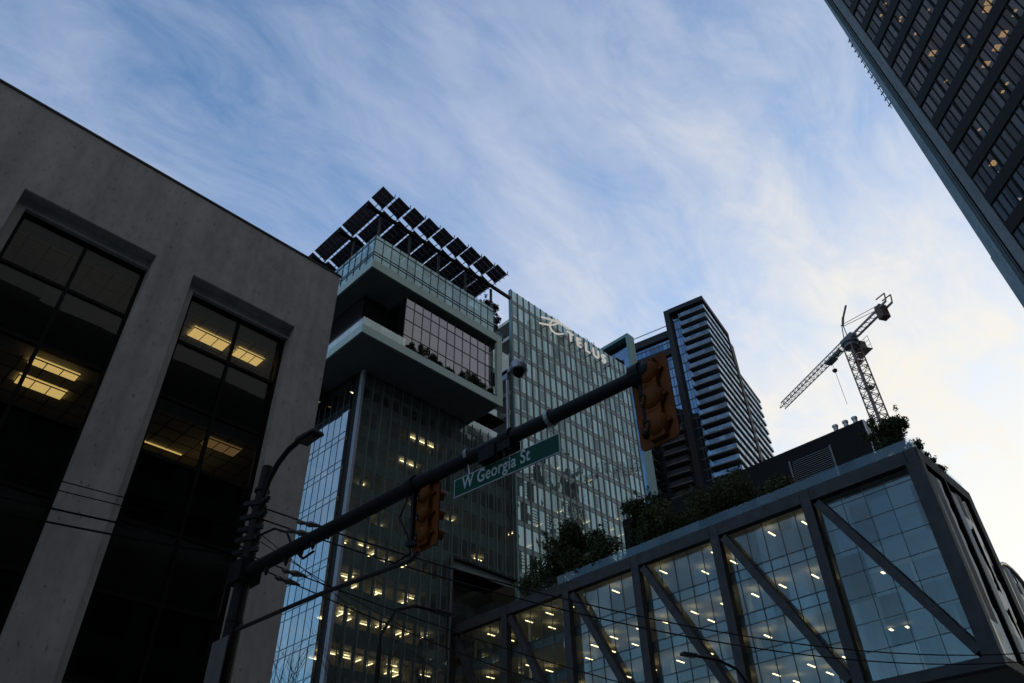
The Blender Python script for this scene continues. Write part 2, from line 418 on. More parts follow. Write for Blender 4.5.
room.build('office_ceiling', m_ceil, lb)
cg = MB()
for z in (17.86,14.10):
    for k in range(18): cg.box(-1+k*0.6,-0.975+k*0.6,19.96,27.9,z-0.012,z-0.002)
    for k in range(12): cg.box(-1,9.6,20.1+k*0.6,20.125+k*0.6,z-0.013,z-0.003)
cg.build('ceiling_grid', m_dark, lb)
MB().box(-25.5,9.75,28.002,28.2,0.3,20.9).build('office_wall', m_inner, lb)
for i, (a, b) in enumerate(openings):
    MB().box(a+0.002,b-0.002,19.35,19.7,18.15,18.486).box(a+0.002,a+0.26,19.35,19.7,1.2,18.148).box(a+0.002,b-0.002,19.012,19.348,18.472,18.487).build('recess_panel_and_bounce_strip', m_conc_bounce, lb)  # last box: added soffit strip, its pale colour stands in for bounced light
    x0, x1 = a+0.26, b-0.002
    w = MB().quad((x0,19.56,1.2),(x1,19.56,1.2),(x1,19.56,18.15),(x0,19.56,18.15)).build('window', g_left, lb)
    fr = MB()
    xm = (x0+x1)/2 + 0.02
    fr.box(x0,x0+0.09,19.5,19.62,1.2,18.15); fr.box(x1-0.09,x1,19.5,19.62,1.2,18.15)
    fr.box(xm-0.045,xm+0.045,19.5,19.62,1.2,18.15)
    for z in levels: fr.box(x0+0.09,xm-0.045,19.505,19.615,z-0.10 if z<18 else z-0.13,z)
    for z in levels: fr.box(xm+0.045,x1-0.09,19.505,19.615,z-0.10 if z<18 else z-0.13,z)
    fr.build('frame', m_black, w)
    sp = MB()
    for zt, zb in ((16.26,14.37),(12.40,10.52),(8.55,6.67),(4.70,2.82)):
        sp.box(x0+0.09,x1-0.09,19.585,19.64,zb+0.0,zt)
    sp.build('spandrel', m_blackglass, w)
def troffer(x0,x1,y0,y1,z,m=e_warm):
    l = MB().box(x0,x1,y0,y1,z,z+0.06).build('ceiling_light', m, lb)
    f = MB()
    for q in range(4): xx = x0+(x1-x0)*q/3; f.box(xx-0.012,xx+0.012,y0,y1,z-0.012,z-0.001)
    for yy in (y0,y1): f.box(x0-0.03,x1+0.03,yy-0.025,yy+0.025,z-0.013,z-0.002)
    f.build('light_frame', m_inner, l)
troffer(6.10,7.38,20.48,21.06,17.795)
troffer(7.68,8.66,20.48,21.03,17.795)
troffer(2.17,3.41,19.75,20.13,14.035)
troffer(2.22,3.45,20.78,21.30,14.035)
m_dim = emit('dim luminaire', (1.0,0.62,0.25), 0.16)
troffer(7.45,8.55,20.30,20.85,14.035, m_dim)
troffer(6.02,7.34,21.88,21.94,14.035)
troffer(7.40,7.78,21.3,21.55,13.2)
bl = MB()
for k in range(5): bl.box(5.5,5.62,20.1+k*0.05,20.13+k*0.05,16.4,17.8)
bl.build('blind', m_dark, lb)

# ------------------------------------------------------------------ the large glass tower
Y1, Y2 = 58.2, 64.0
tt = thing('glass_tower', 'large glass office tower with cantilevered upper floors and green glass sail', 'tower', (66,78,0))
# --- dark double skin face, x 39.6..65.45
FL = 3.85
wtop = [56.14-FL*k for k in range(15)]
skin = MB()
skin.quad((39.7,63.92,37.75),(65.42,63.92,37.75),(65.42,63.92,57.2),(39.7,63.92,57.2))
skin.quad((39.7,63.92,0.2),(54.8,63.92,0.2),(54.8,63.92,37.75),(39.7,63.92,37.75))
skin.build('outer_glass_skin', g_dark, tt)
spd, wgl, fins, slabs = MB(), MB(), MB(), MB()
for k, zt in enumerate(wtop):
    zb = zt-2.12
    xe = 65.42 if zb > 37.8 else 54.8
    zn = wtop[k+1] if k+1 < len(wtop) else 0.2
    spd.box(39.75,xe,64.5,64.62,max(zn,0.2),zb)
    x = 39.75
    while x < xe-0.3:
        spd.box(x,x+0.36,64.5,64.62,zb,zt); x += 1.47
    slabs.box(39.8,xe,64.7,76,zt+0.05,zt+0.45)
spd.box(39.75,65.42,64.5,64.62,56.14,57.25)
x = 39.75
while x < 65.4:
    zl = 0.2 if x < 54.8 else 37.8
    fins.box(x-0.025,x+0.025,63.78,63.9,zl,57.2)
    x += 1.47
spd.build('spandrel', m_spandark, tt)
fins.build_each('skin_fin', m_skinfin, tt)
slabs.build('floor_slab', m_ceil, tt)
MB().box(39.9,96,76.002,76.3,0.2,56).build('core_wall', m_inner, tt)
MB().box(39.36,39.70,63.6,64.25,0.2,57.2).build('corner_fin', m_fin, tt)
MB().box(39.42,39.74,64.26,65.48,0.2,57.2).build('corner_return', m_black, tt)
# --- blue side face, x = 39.2
blue = MB().quad((39.2,65.5,0.2),(39.2,100,0.2),(39.2,100,55.8),(39.2,65.5,55.8)).build('side_glass', g_blue, tt)
mu, sb_ = MB(), MB()
y = 65.5
while y < 99: mu.box(39.16,39.198,y-0.018,y+0.018,0.2,55.8); y += 1.37
for k in range(15):
    z = 53.0-FL*k
    if z < 1: break
    mu.box(39.16,39.197,65.5,99,z-0.04,z+0.01); mu.box(39.16,39.197,65.5,99,z-0.90,z-0.85)
    sb_.box(39.24,39.3,65.6,99,z-0.85,z-0.05)
    MB
mu.build('side_mullions', m_mull, tt)
sb_.build('side_spandrel', m_spanlit, tt)
sf = MB()
for k in range(14): sf.box(39.5,52,66,99,53.0-FL*k-0.8,53.0-FL*k-0.4)
sf.build('side_floor_slab', m_ceil, tt)
MB().box(52.002,52.2,66,99,0.2,56).build('side_inner_wall', m_inner, tt)
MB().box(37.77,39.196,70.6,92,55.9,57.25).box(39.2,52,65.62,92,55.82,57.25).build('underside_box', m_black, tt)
light_bar(tt, (38.2,71.6,55.86), (38.55,71.6,55.86), 0.3, 0.05, m_dim, 'downlight')
light_bar(tt, (39.9,67.0,55.78), (40.5,67.0,55.78), 0.12, 0.05, e_office, 'downlight')
# --- green sail, x 65.45..96.3
ZS = 87.43
sail = MB().quad((65.5,63.95,40),(96.3,63.95,40),(96.3,63.95,ZS),(65.5,63.95,ZS)).quad((65.5,63.95,0.2),(96.3,63.95,0.2),(96.3,63.95,39.998),(65.5,63.95,39.998)).build('sail_glass', g_lit, tt)
sm, ss, sv, slo = MB(), MB(), MB(), MB()
x = 65.6; i = 0
while x < 96.2:
    sm.box(x-0.14,x+0.14,63.87,63.93,0.2,ZS)
    x += 1.41; i += 1
bands = [ZS-2.6-3.55*k for k in range(24)]
for k, z in enumerate(bands):
    if z < 1: break
    ss.box(65.52,96.28,63.932,63.947,z-0.34,z+0.34)
    sv.box(65.5,96.3,63.90,63.936,z+0.34,z+0.38); sv.box(65.5,96.3,63.90,63.936,z-0.38,z-0.34)
    if z < 84: slo.box(65.7,96.1,64.3,76,z-0.3,z+0.3)
    for j in range(22):
        if (j*7+k*5+ (j//3)*k) % 4 == 0:
            xa = 65.6+1.41*j+0.17
            for q in range(5): sv.box(xa,xa+1.07,63.88,63.93,z-0.9-q*0.42,z-0.86-q*0.42)
sm.build('sail_mullions', m_mull, tt); sv.build('sail_transoms', m_mull, tt)
ss.build('sail_spandrel', m_spansail, tt); slo.build('sail_floor_slab', m_ceil, tt)
MB().box(65.38,65.5,63.8,64.4,0.2,ZS).box(96.3,96.42,63.8,64.4,0.2,ZS).build_each('sail_edge', m_teal, tt)
MB().box(70,96.3,76.4,92,0.2,80).box(66.4,96.2,68.2,76.0,78.5,79.2).build('tower_core', m_dark, tt)
# slot between the sail and the cantilever
slot = MB().box(57.3,65.28,68.4,68.7,57.2,77.5).build('slot_wall', m_blackglass, tt)
sl2 = MB()
for k in range(6): sl2.box(57.5,65.2,65.6,68.38,58.0+k*3.85,58.25+k*3.85)
sl2.build('slot_slab', m_black, tt)
slr = MB()
for k in range(6): slr.quad((57.5,65.55,58.27+k*3.85),(65.2,65.55,58.27+k*3.85),(65.2,65.55,59.4+k*3.85),(57.5,65.55,59.4+k*3.85))
slr.build('slot_balustrade', g_rail, tt)
# --- cantilevered lower deck
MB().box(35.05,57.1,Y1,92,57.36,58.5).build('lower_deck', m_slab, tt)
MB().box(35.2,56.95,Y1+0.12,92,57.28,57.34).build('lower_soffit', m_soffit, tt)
MB().box(37.85,41.3,63.0,63.2,58.52,67.8).box(37.65,37.85,63.0,90,58.52,67.8).build('loggia_glass_wall', m_blackglass, tt)
lgr = MB()
lgr.quad((35.15,Y1+0.1,58.52),(41.3,Y1+0.1,58.52),(41.3,Y1+0.1,59.75),(35.15,Y1+0.1,59.75))
lgr.quad((35.15,Y1+0.1,58.52),(35.15,75,58.52),(35.15,75,59.6),(35.15,Y1+0.1,59.6))
lgr.build('loggia_balustrade', g_rail, tt)
mp_ = MB()
for k in range(5): mp_.box(35.2+1.4*k-0.03,35.2+1.4*k+0.03,Y1+0.12,Y1+0.18,58.52,59.8)
mp_.bar((39.6,Y1+0.9,58.6),(41.0,Y1+0.9,60.6),0.18,0.18); mp_.bar((41.0,Y1+0.9,58.6),(41.0,Y1+0.9,60.6),0.18,0.18)
mp_.build_each('balustrade_post', m_fin, tt)
pk = MB().quad((41.42,Y1+0.85,58.52),(56.6,Y1+0.85,58.52),(56.6,Y1+0.85,67.35),(41.42,Y1+0.85,67.35)).quad((41.42,Y1+0.85,58.52),(41.42,63,58.52),(41.42,63,67.35),(41.42,Y1+0.85,67.35)).build('glass_screen', g_pink, tt)
pm = MB()
for k in range(12): pm.box(41.42+1.376*k-0.03,41.42+1.376*k+0.03,Y1+0.78,Y1+0.847,58.52,67.35)
for z in (65.75,63.55,61.1): pm.box(41.42,56.55,Y1+0.785,Y1+0.846,z-0.03,z+0.03)
pm.build('screen_grid', m_mull, pk)
MB().box(41.6,56.4,Y1+2.2,Y1+2.4,58.52,67.8).build('screen_back_wall', m_inner_blue, tt)
# --- upper block
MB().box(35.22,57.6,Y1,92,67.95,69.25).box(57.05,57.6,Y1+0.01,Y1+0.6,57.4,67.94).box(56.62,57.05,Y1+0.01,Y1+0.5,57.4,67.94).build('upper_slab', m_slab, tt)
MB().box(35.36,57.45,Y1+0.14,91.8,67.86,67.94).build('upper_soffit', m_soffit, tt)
MB().box(35.3,57.0,Y1+0.3,91,69.26,69.8).box(39,55,62.0,90,69.82,74.0).build('upper_floors', m_dark, tt)
ug = MB().quad((35.25,Y1+0.05,69.26),(56.0,Y1+0.05,69.26),(56.0,Y1+0.05,73.6),(35.25,Y1+0.05,73.6)).quad((35.25,Y1+0.05,69.26),(35.25,92,69.26),(35.25,92,73.6),(35.25,Y1+0.05,73.6)).build('upper_glass', g_upper, tt)
um = MB()
for k in range(17): um.box(35.25+1.31*k-0.025,35.25+1.31*k+0.025,Y1-0.03,Y1+0.045,69.26,73.6)
for k in range(25): um.box(35.17,35.245,Y1+1.4*k+0.05,Y1+1.4*k+0.1,69.26,73.6)
for z in (70.15,70.6,73.0): um.box(35.17,56.0,Y1-0.02,Y1+0.044,z-0.03,z+0.03); um.box(35.18,35.244,Y1+0.1,92,z-0.03,z+0.03)
um.build('upper_mullions', m_mull, ug)
MB().box(35.9,55.8,Y1+1.4,Y1+1.5,70.2,73.2).build('planter_wall', m_inner_blue, tt)
MB().quad((56.02,Y1+0.5,69.3),(56.02,66,69.3),(56.02,66,73.0),(56.02,Y1+0.5,73.0)).quad((57.0,64.2,69.3),(65.2,64.2,69.3),(65.2,64.2,73.3),(57.0,64.2,73.3)).build('terrace_balustrade', g_rail, tt)
# --- recess where the truss block meets the tower
MB().box(54.8,65.45,63.95,70,37.75,38.1).build('recess_soffit', m_black, tt)
MB().box(54.6,54.79,63.9,70,0.2,37.74).build('recess_side', m_dark, tt)
MB().quad((54.8,68.5,30),(65.4,68.5,30),(65.4,68.5,37.74),(54.8,68.5,37.74)).build('recess_glass', g_dark, tt)
# office lights
def lights_row(spec):
    for (x0,y0,x1,y1,z) in spec: light_bar(tt,(x0,y0,z),(x1,y1,z))
spec = []
rl = random.Random(11)
for k in range(3,11):                       # dark face, more of them lower down
    z = wtop[k]-0.32
    xe = 64 if z > 38.2 else 54
    n = {3:3,4:4,5:6,6:8,7:9,8:10,9:10,10:9}[k]
    for j in range(n):
        x = 40.6 + (xe-41)*(j+rl.random()*0.8)/n
        y = 65.5+rl.random()*2.5
        if rl.random() < 0.25: spec.append((x,y,x+1.3,y,z))
        else: spec.append((x,y,x,y+1.5,z))
for (x,k) in ((48.3,1),(49.7,1),(51.1,1),(47.0,2),(48.4,2)): spec.append((x,65.3,x+1.15,65.3,wtop[k]-0.2))
for k in range(6,14):                       # behind the sail
    z = bands[k]-0.5
    for j in range(4 if k > 8 else 2):
        x = 66.5+29*rl.random(); y = 65+rl.random()*2
        spec.append((x,y,x,y+1.2,z))
for (x,z) in ((57,36.4),(60.5,36.2)): spec.append((x,69.5,x,71,z))
lights_row(spec[:88])
# emissive glow in side offices
for (y,k) in ((67,7),(69.5,7),(67.5,8),(70,8),(68,9),(71,9),(67,10),(70,10),(69,6)):
    light_bar(tt,(41,y,53.0-FL*k-0.95),(42.4,y,53.0-FL*k-0.95))

# shrubs on the deck behind the screen, in the parapet and on the roofs
def leaf_mesh(blobs, n, size, rs):
    mb = MB()
    tot = sum(b[3]*b[4]*b[5] for b in blobs)
    for (cx,cy,cz,rx,ry,rz) in blobs:
        m_ = max(8,int(n*rx*ry*rz/tot))
        for _ in range(m_):
            while True:
                u = Vector((rs.uniform(-1,1),rs.uniform(-1,1),rs.uniform(-1,1)))
                if u.length < 1: break
            u *= (0.8+0.45*rs.random())
            c = Vector((cx+u.x*rx,cy+u.y*ry,cz+u.z*rz))
            a = Vector((rs.uniform(-1,1),rs.uniform(-1,1),rs.uniform(-1,1))).normalized()
            b = a.cross(Vector((rs.uniform(-1,1),rs.uniform(-1,1),rs.uniform(-1,1)))).normalized()
            s_ = size*(0.6+0.8*rs.random())
            mb.add([c-a*s_, c+b*s_*0.45, c+a*s_, c-b*s_*0.45], [(0,1,2,3)])
    return mb
def tree(name, label, cat, x, y, z, h, w, seed, leaves=2600, size=0.16, m=None, group=None, trunk=0.35):
    rs = random.Random(seed)
    t = thing(name, label, cat, (x,y,z), group)
    tb = MB()
    tb.tube([(x,y,z-0.05),(x+0.05,y,z+h*trunk),(x+rs.uniform(-.1,.1),y,z+h*0.6)], 0.05+h*0.012, 7, 0.03)
    blobs = []
    for k in range(20):
        a = rs.uniform(0,6.28); rr = w*0.5*rs.uniform(0.1,0.85); zz = z+h*rs.uniform(trunk*0.6,0.88)*(1-0.25*rr/w)
        c = (x+rr*math.cos(a), y+rr*math.sin(a), zz)
        tb.tube([(x,y,z+h*trunk*rs.uniform(.5,1.)),((x+c[0])/2,(y+c[1])/2,(z+h*trunk+zz)/2),c], 0.035, 5, 0.012)
        q = w*0.5*rs.uniform(0.22,0.42)
        blobs.append((c[0],c[1],c[2],q,q,q*rs.uniform(0.6,0.95)*min(1.2,h/w)))
    for k in range(46):      # shoots that break the outline
        a = rs.uniform(0,6.28); b = rs.choice(blobs)
        e = (b[0]+b[3]*1.15*math.cos(a), b[1]+b[4]*1.15*math.sin(a), b[2]+b[5]*rs.uniform(0.3,1.5))
        tb.tube([(b[0],b[1],b[2]),e], 0.012, 4, 0.005)
        blobs.append((e[0],e[1],e[2],0.22,0.22,0.3))
    tb.build('trunk', m_bark, t)
    leaf_mesh(blobs, leaves, size, rs).build('crown', m or m_leaf, t)
    return t
def shrub(name, label, cat, x, y, z, h, w, seed, leaves=700, size=0.12, m=None, group=None):
    rs = random.Random(seed)
    t = thing(name, label, cat, (x,y,z), group)
    sb2, blobs = MB(), []
    for k in range(7):
        a = rs.uniform(0,6.28); rr = w*0.5*rs.random()**0.5
        e = (x+rr*math.cos(a),y+rr*math.sin(a),z+h*rs.uniform(0.45,0.9))
        sb2.tube([(x+rr*0.3*math.cos(a),y+rr*0.3*math.sin(a),z-0.05),e],0.02,4,0.008)
        blobs.append((e[0],e[1],e[2]-h*0.15,w*0.24,w*0.24,h*0.28))
    sb2.build('stems', m_bark, t)
    leaf_mesh(blobs, leaves, size, rs).build('foliage', m or m_leaf, t)
    return t
for k in range(9):
    hgt = 1.35+0.6*math.sin(k*1.3)
    shrub('terrace_shrub','leafy shrub in the row of planting in front of the pale glass screen','shrub',42.6+k*1.62,Y1+0.42,58.55,hgt,1.5,40+k,1500,0.09,m_leaf,'shrubs along the glass screen')
for k,(x,lab) in enumerate(((36.6,'round dark shrub behind the upper glass parapet nearest the corner'),(40.3,'round dark shrub behind the upper glass parapet further from the corner'))):
    shrub('parapet_shrub',lab,'shrub',x,Y1+0.75,69.85,0.9,1.1,60+k,1500,0.09,m_leaf,'shrubs in the upper parapet')
tree('terrace_tree','round bushy tree at the end of the solar roof terrace','tree',57.0,60.6,70.5,6.6,4.4,71,16000,0.15,m_leaf,None,0.3)
MB().box(56.4,58.2,59.8,61.6,69.27,70.5).build('tree_planter', m_dark, tt)
for k,(x,h) in enumerate(((77.3,2.6),(84.6,2.4),(87.8,2.0))):
    shrub('roof_shrub',['wispy shrub on the sail roof above the looped emblem','wispy shrub on the sail roof above the middle letters','wispy shrub on the sail roof above the last letters'][k],'shrub',x,65.6,86.0,h+1.2,2.6,80+k,700,0.14,m_leaf,'shrubs on top of the glass sail')
MB().box(72,94,64.6,66.6,85.2,86.0).build('roof_planter', m_dark, tt)

# ------------------------------------------------------------------ rooftop sign
sg = thing('facade_sign','white raised TELUS lettering with looped emblem on top of the green glass sail','sign',(81,63.3,84.5))
def stroke(pts, w=0.42, d=0.35):
    mb = MB(); mb.tube(pts, w/2, 8); return mb
def text_obj(txt, name, size, mt, parent, loc, rot, extrude=0.02, offset=0.0, sx=1.0, spacing=1.0):
    cu = bpy.data.curves.new('lettering','FONT'); cu.body = txt; cu.size = size; cu.extrude = extrude; cu.offset = offset
    cu.space_character = spacing
    to = bpy.data.objects.new('lettering', cu); COL.objects.link(to)
    dg = bpy.context.evaluated_depsgraph_get()
    me = bpy.data.meshes.new_from_object(to.evaluated_get(dg))
    COL.objects.unlink(to); bpy.data.objects.remove(to)
    for v in me.vertices: v.co.x *= sx
    o = bpy.data.objects.new(name, me); COL.objects.link(o)
    me.materials.clear(); me.materials.append(mt)
    o.parent = parent
    o.location = Vector(loc) - ORG[parent.name]; o.rotation_euler = rot
    ORG[o.name] = ORG[parent.name]
    return o
YS = 62.9
for ch, x in zip('TELUS', (78.1,80.4,82.65,84.75,87.2)):
    text_obj(ch, 'letter', 2.75, m_letter, sg, (x,YS,83.3), (R(90),0,0), 0.12, 0.008, 1.0)
for nm, pts in (('emblem_loop',[(76.3,86.05),(75.5,86.0),(74.6,85.45),(73.9,84.5),(73.65,83.5),(74.1,82.85),(75.0,82.75),(76.0,83.15),(76.95,83.8)]),
                ('emblem_stroke',[(71.1,82.75),(72.7,83.4),(74.1,84.1),(75.2,84.9),(75.95,85.6),(76.3,86.05)]),
                ('emblem_stroke',[(71.7,84.45),(73.7,85.15),(75.9,85.75),(77.3,85.85),(78.7,85.75)])):
    MB().tube([(x,YS,z) for x,z in pts],0.16,8).build(nm, m_letter, sg)
br = MB()
for x in (73.5,76,78,80.2,82.6,85,87.5,90): br.box(x-0.06,x+0.06,63.0,63.93,84.0,84.1)
br.build_each('sign_bracket', m_dark, sg)

# ------------------------------------------------------------------ solar canopy
sp = thing('solar_canopy','dark solar panel rows on steel beams above the tower roof','solar canopy',(46,64,73.6))
fr = MB()
for yb in (58.3,64.7,71.4): fr.bar((33.3,yb,77.95),(59.6,yb,77.95),0.32,0.5)
fr.build_each('beam', m_black, sp)
po = MB()
for yb in (58.75,64.7,71.4):
    for x in (35.9,40.9,46.0,51.0,56.0): po.tube([(x,yb,69.3),(x,yb,77.75)],0.2,8)
po.build_each('post', m_dark, sp)
for k in range(9):
    x0 = 33.6+2.57*k
    rail = MB()
    for seg,(ya,yb) in enumerate(((55.3,57.9),(58.5,64.55),(64.9,71.2),(71.6,77.5))):
        c = Vector((x0+0.75,0,78.85))
        pa, pb = (x0-0.08,79.18), (x0+1.78,78.46)
        mb = MB()
        n_ = max(2,int((yb-ya)/0.8))
        for q in range(n_):
            a_, b_ = ya+(yb-ya)*q/n_+0.02, ya+(yb-ya)*(q+1)/n_-0.02
            mb.hexa([(pa[0],a_,pa[1]),(pb[0],a_,pb[1]),(pb[0],b_,pb[1]),(pa[0],b_,pa[1]),
                     (pa[0]+0.02,a_,pa[1]+0.06),(pb[0]+0.02,a_,pb[1]+0.06),(pb[0]+0.02,b_,pb[1]+0.06),(pa[0]+0.02,b_,pa[1]+0.06)])
        mb.build('panel', m_solar, sp)
        for q in range(n_+1):
            yy = ya+(yb-ya)*q/n_
            rail.bar((pb[0]-0.25,yy,pb[1]+0.02),(pb[0]+0.35,yy,78.32),0.06,0.06)
    rail.bar((x0+1.75,55.2,78.3),(x0+1.75,77.5,78.3),0.08,0.10)
    rail.bar((x0+0.9,55.2,78.42),(x0+0.9,77.5,78.42),0.08,0.12)
    rail.bar((x0+1.75,55.2,78.3),(x0+1.78,55.1,78.85),0.09,0.09)
    rail.build('panel_rail', m_galv if k % 2 == 5 else m_dark, sp)

# ------------------------------------------------------------------ truss block over the street
XB = 55.67
tb_ = thing('truss_building','glass office block in a charcoal steel truss frame with lit ceilings','building',(61,40,15))
cols = [13.90-0.57+8.66*k for k in range(7)]      # column centres along y
st = MB()
st.box(XB,XB+0.75,12.75,66,29.28,30.35)            # top chord
st.box(XB,XB+0.75,12.75,66,14.85,15.55)            # bottom chord
st.build('truss_chord', m_steel, tb_)
for k, y in enumerate(cols):
    w = 0.56 if k == 0 else 0.40
    MB().box(XB+0.003,XB+0.72,y-w,y+w,15.552,29.278).build('truss_column', m_steel, tb_)
for k in range(6):
    ya, yb = cols[k+1]-0.85, cols[k]+0.62
    d = MB().bar((XB+0.34,ya,28.95),(XB+0.34,yb,15.9),0.62,0.74,(1,0,0)); d.build('truss_diagonal', m_steel, tb_)
j = MB()
for y in cols:
    j.box(XB-0.012,XB-0.001,y-0.5,y-0.46,29.28,30.35); j.box(XB-0.012,XB-0.001,y+0.36,y+0.40,29.28,30.35)
j.build_each('joint_line', m_black, tb_)
XG = 56.5
gl = MB().quad((XG,12.9,15.56),(XG,63.9,15.56),(XG,63.9,29.27),(XG,12.9,29.27)).build('street_glass', g_bridge, tb_)
fl_z = [15.55,19.62,22.55,26.08,29.6]
gm, gs = MB(), MB()
y = 22.0
while y < 64: gm.box(XG-0.06,XG-0.002,y-0.03,y+0.03,15.56,29.27); y += 1.5
for z in fl_z[1:4]:
    gm.box(XG-0.06,XG-0.003,22,64,z-0.03,z+0.03); gm.box(XG-0.06,XG-0.003,22,64,z-0.93,z-0.87)
    gm
for z in (28.45,26.7,24.88,23.1,21.3,19.5,17.6): gm.box(XG-0.04,XG-0.003,13.8,21.3,z-0.02,z+0.02)
for y in (16.05,17.75,19.5): gm.box(XG-0.04,XG-0.002,y-0.02,y+0.02,15.56,29.27)
gm.box(XG-0.05,XG-0.003,13.8,21.4,28.8,28.86)
gm.build('glass_grid', m_mull, gl)
fs_ = MB()
for z in fl_z[1:4]: fs_.box(XG+0.15,65.5,21.9,66,z-0.9,z)
fs_.box(XG+0.15,65.6,13.2,66,15.3,15.6)
fs_.build('floor_slab', m_ceil, tb_)
sx = MB()
for z in fl_z[1:4]: sx.box(XG+0.06,XG+0.14,22,66,z-0.9,z)
sx.build('slab_edge_panel', m_spandark, tb_)
MB().box(56.45,65.9,13.0,66,29.62,30.3).build('roof_slab', m_ceil, tb_)
MB().box(XB+0.76,66,12.8,66,14.82,15.25).build('underside', m_soffit, tb_)
MB().box(64.9,65.2,13.3,66,15.62,29.6).build('back_wall', m_inner_blue, tb_)
MB().box(57.5,64.8,21.6,21.8,15.62,29.6).build('partition_wall', m_inner_blue, tb_)
pr = MB()
for (y,z0,z1) in ((15.5,15.7,20.5),(18.8,15.7,19),(17.2,20.6,24)): pr.box(60,64.8,y-0.1,y+0.1,z0,z1)
pr.box(59.5,64.8,13.6,21.4,20.3,20.55).box(61.5,64.8,13.6,21.4,24.6,24.85)
pr.build('inner_gallery', m_inner, tb_)
MB().quad((XB+0.08,12.95,30.36),(XB+0.08,66,30.36),(XB+0.08,66,31.2),(XB+0.08,12.95,31.2)).quad((XB+0.08,12.95,30.36),(66,12.95,30.36),(66,12.95,31.1),(XB+0.08,12.95,31.1)).build('roof_balustrade', g_roofrail, tb_)
# near end face
ef = MB()
ef.box(56.43,66.4,12.76,13.1,29.3,30.34); ef.box(65.3,66.4,12.77,13.1,14.86,29.298); ef.box(56.43,65.3,12.765,13.1,14.86,15.5)
ef.box(60.2,60.5,12.775,13.08,15.5,29.298)
ef.build('end_frame', m_black, tb_)
MB().quad((56.43,12.95,15.5),(65.3,12.95,15.5),(65.3,12.95,29.3),(56.43,12.95,29.3)).build('end_glass', g_end, tb_)
for k in range(1,7):
    MB().tube([(59.6,cols[k],15.6),(59.6,cols[k],29.6)],0.22,10).build('inner_column', m_ceil, tb_)
# strip lights under each ceiling, and the brackets that hang them
rl = random.Random(5)
lightpos = []
ceil_z = [29.6,26.08-0.9,22.55-0.9,19.62-0.9]
for ci, z in enumerate(ceil_z):
    y = 23.0+rl.random()
    while y < 63:
        for xr in ((57.9,),(57.9,60.9)) [rl.random() < 0.55]:
            if rl.random() < 0.80: lightpos.append((xr+rl.uniform(-.25,.3), y+rl.uniform(-.2,.2), z-0.55))
        y += 2.9
for (x,y,z) in lightpos[:88]: light_bar(tb_, (x,y,z), (x+1.1,y,z), 0.11, 0.05)
for (y,z) in ((19.8,24.3),(19.4,20.0),(20.6,20.1)): light_bar(tb_, (61,y,z),(61.5,y,z),0.2,0.05,e_small)
# black plant house on the roof
ph = MB().box(64,73,18.02,46,30.36,39.0).build('plant_house', m_black, tb_)
MB().box(64.02,73,17.90,18.018,30.4,38.95).build('end_wall', m_white, ph)
lv = MB()
for k in range(11): lv.bar((63.9,25.6-k*0.02,35.6+k*0.2),(63.9,21.6,35.6+k*0.2),0.04,0.05)
lv.box(63.85,63.99,25.6,25.75,30.4,37.8); lv.box(63.85,63.99,21.45,21.6,30.4,37.8)
lv.build('louvre_screen', m_louvre, ph)
for y in (18.8,19.7,20.7): MB().lathe((64.6,y,38.9),(0,0,1),[(0,0.22),(0.75,0.22),(0.76,0.28),(0.95,0.28)],12).build('flue', m_galv, ph)

# planting on the truss block roof
tree('roof_tree','broad dark tree with loose twigs on the truss block roof, nearest the glass tower','tree',58.6,48.3,30.4,7.4,7.2,101,15000,0.17,m_leaf,'trees on the truss block roof',0.3)
tree('roof_tree','upright dense dark tree on the truss block roof, middle of the three','tree',58.6,39.2,30.4,7.3,5.6,102,14000,0.16,m_leaf,'trees on the truss block roof',0.3)
tree('roof_tree','dense round evergreen against the black plant house at the roof corner','tree',58.4,14.9,30.4,5.0,3.9,103,9000,0.12,m_leaf,'trees on the truss block roof',0.2)
for k,(y,h,w) in enumerate(((44,3.4,4.6),(34.8,4.6,5.2),(31.4,4.8,5.0),(28.2,5.0,5.2),(25.0,3.8,4.4),(52.8,4.4,5.0),(36.8,3.8,4.2))):
    labs = ['low dark shrub between the two big roof trees','olive shrub just right of the upright roof tree','olive shrub in the middle of the roof hedge','tallest olive shrub beside the black plant house','small olive shrub in front of the black plant house','dark shrub at the tower end of the roof hedge','dark shrub at the foot of the upright roof tree']
    shrub('roof_hedge_shrub',labs[k],'shrub',58.2,y,30.4,h,w,120+k,5000,0.14,m_leaf if k in (0,5,6) else m_leaf2,'shrubs along the truss block roof')
for k in range(5):
    labs = ['trailing shrub on the end edge of the truss block, closest to the corner','trailing shrub on the end edge of the truss block, second from the corner','trailing shrub on the end edge of the truss block, middle one','trailing shrub on the end edge of the truss block, second from the far end','trailing shrub on the end edge of the truss block, furthest from the corner']
    shrub('trailing_shrub',labs[k],'shrub',57.4+k*1.0,13.35,30.35,1.55-0.16*k,1.3,140+k,600,0.11,m_leaf,'shrubs along the end edge')

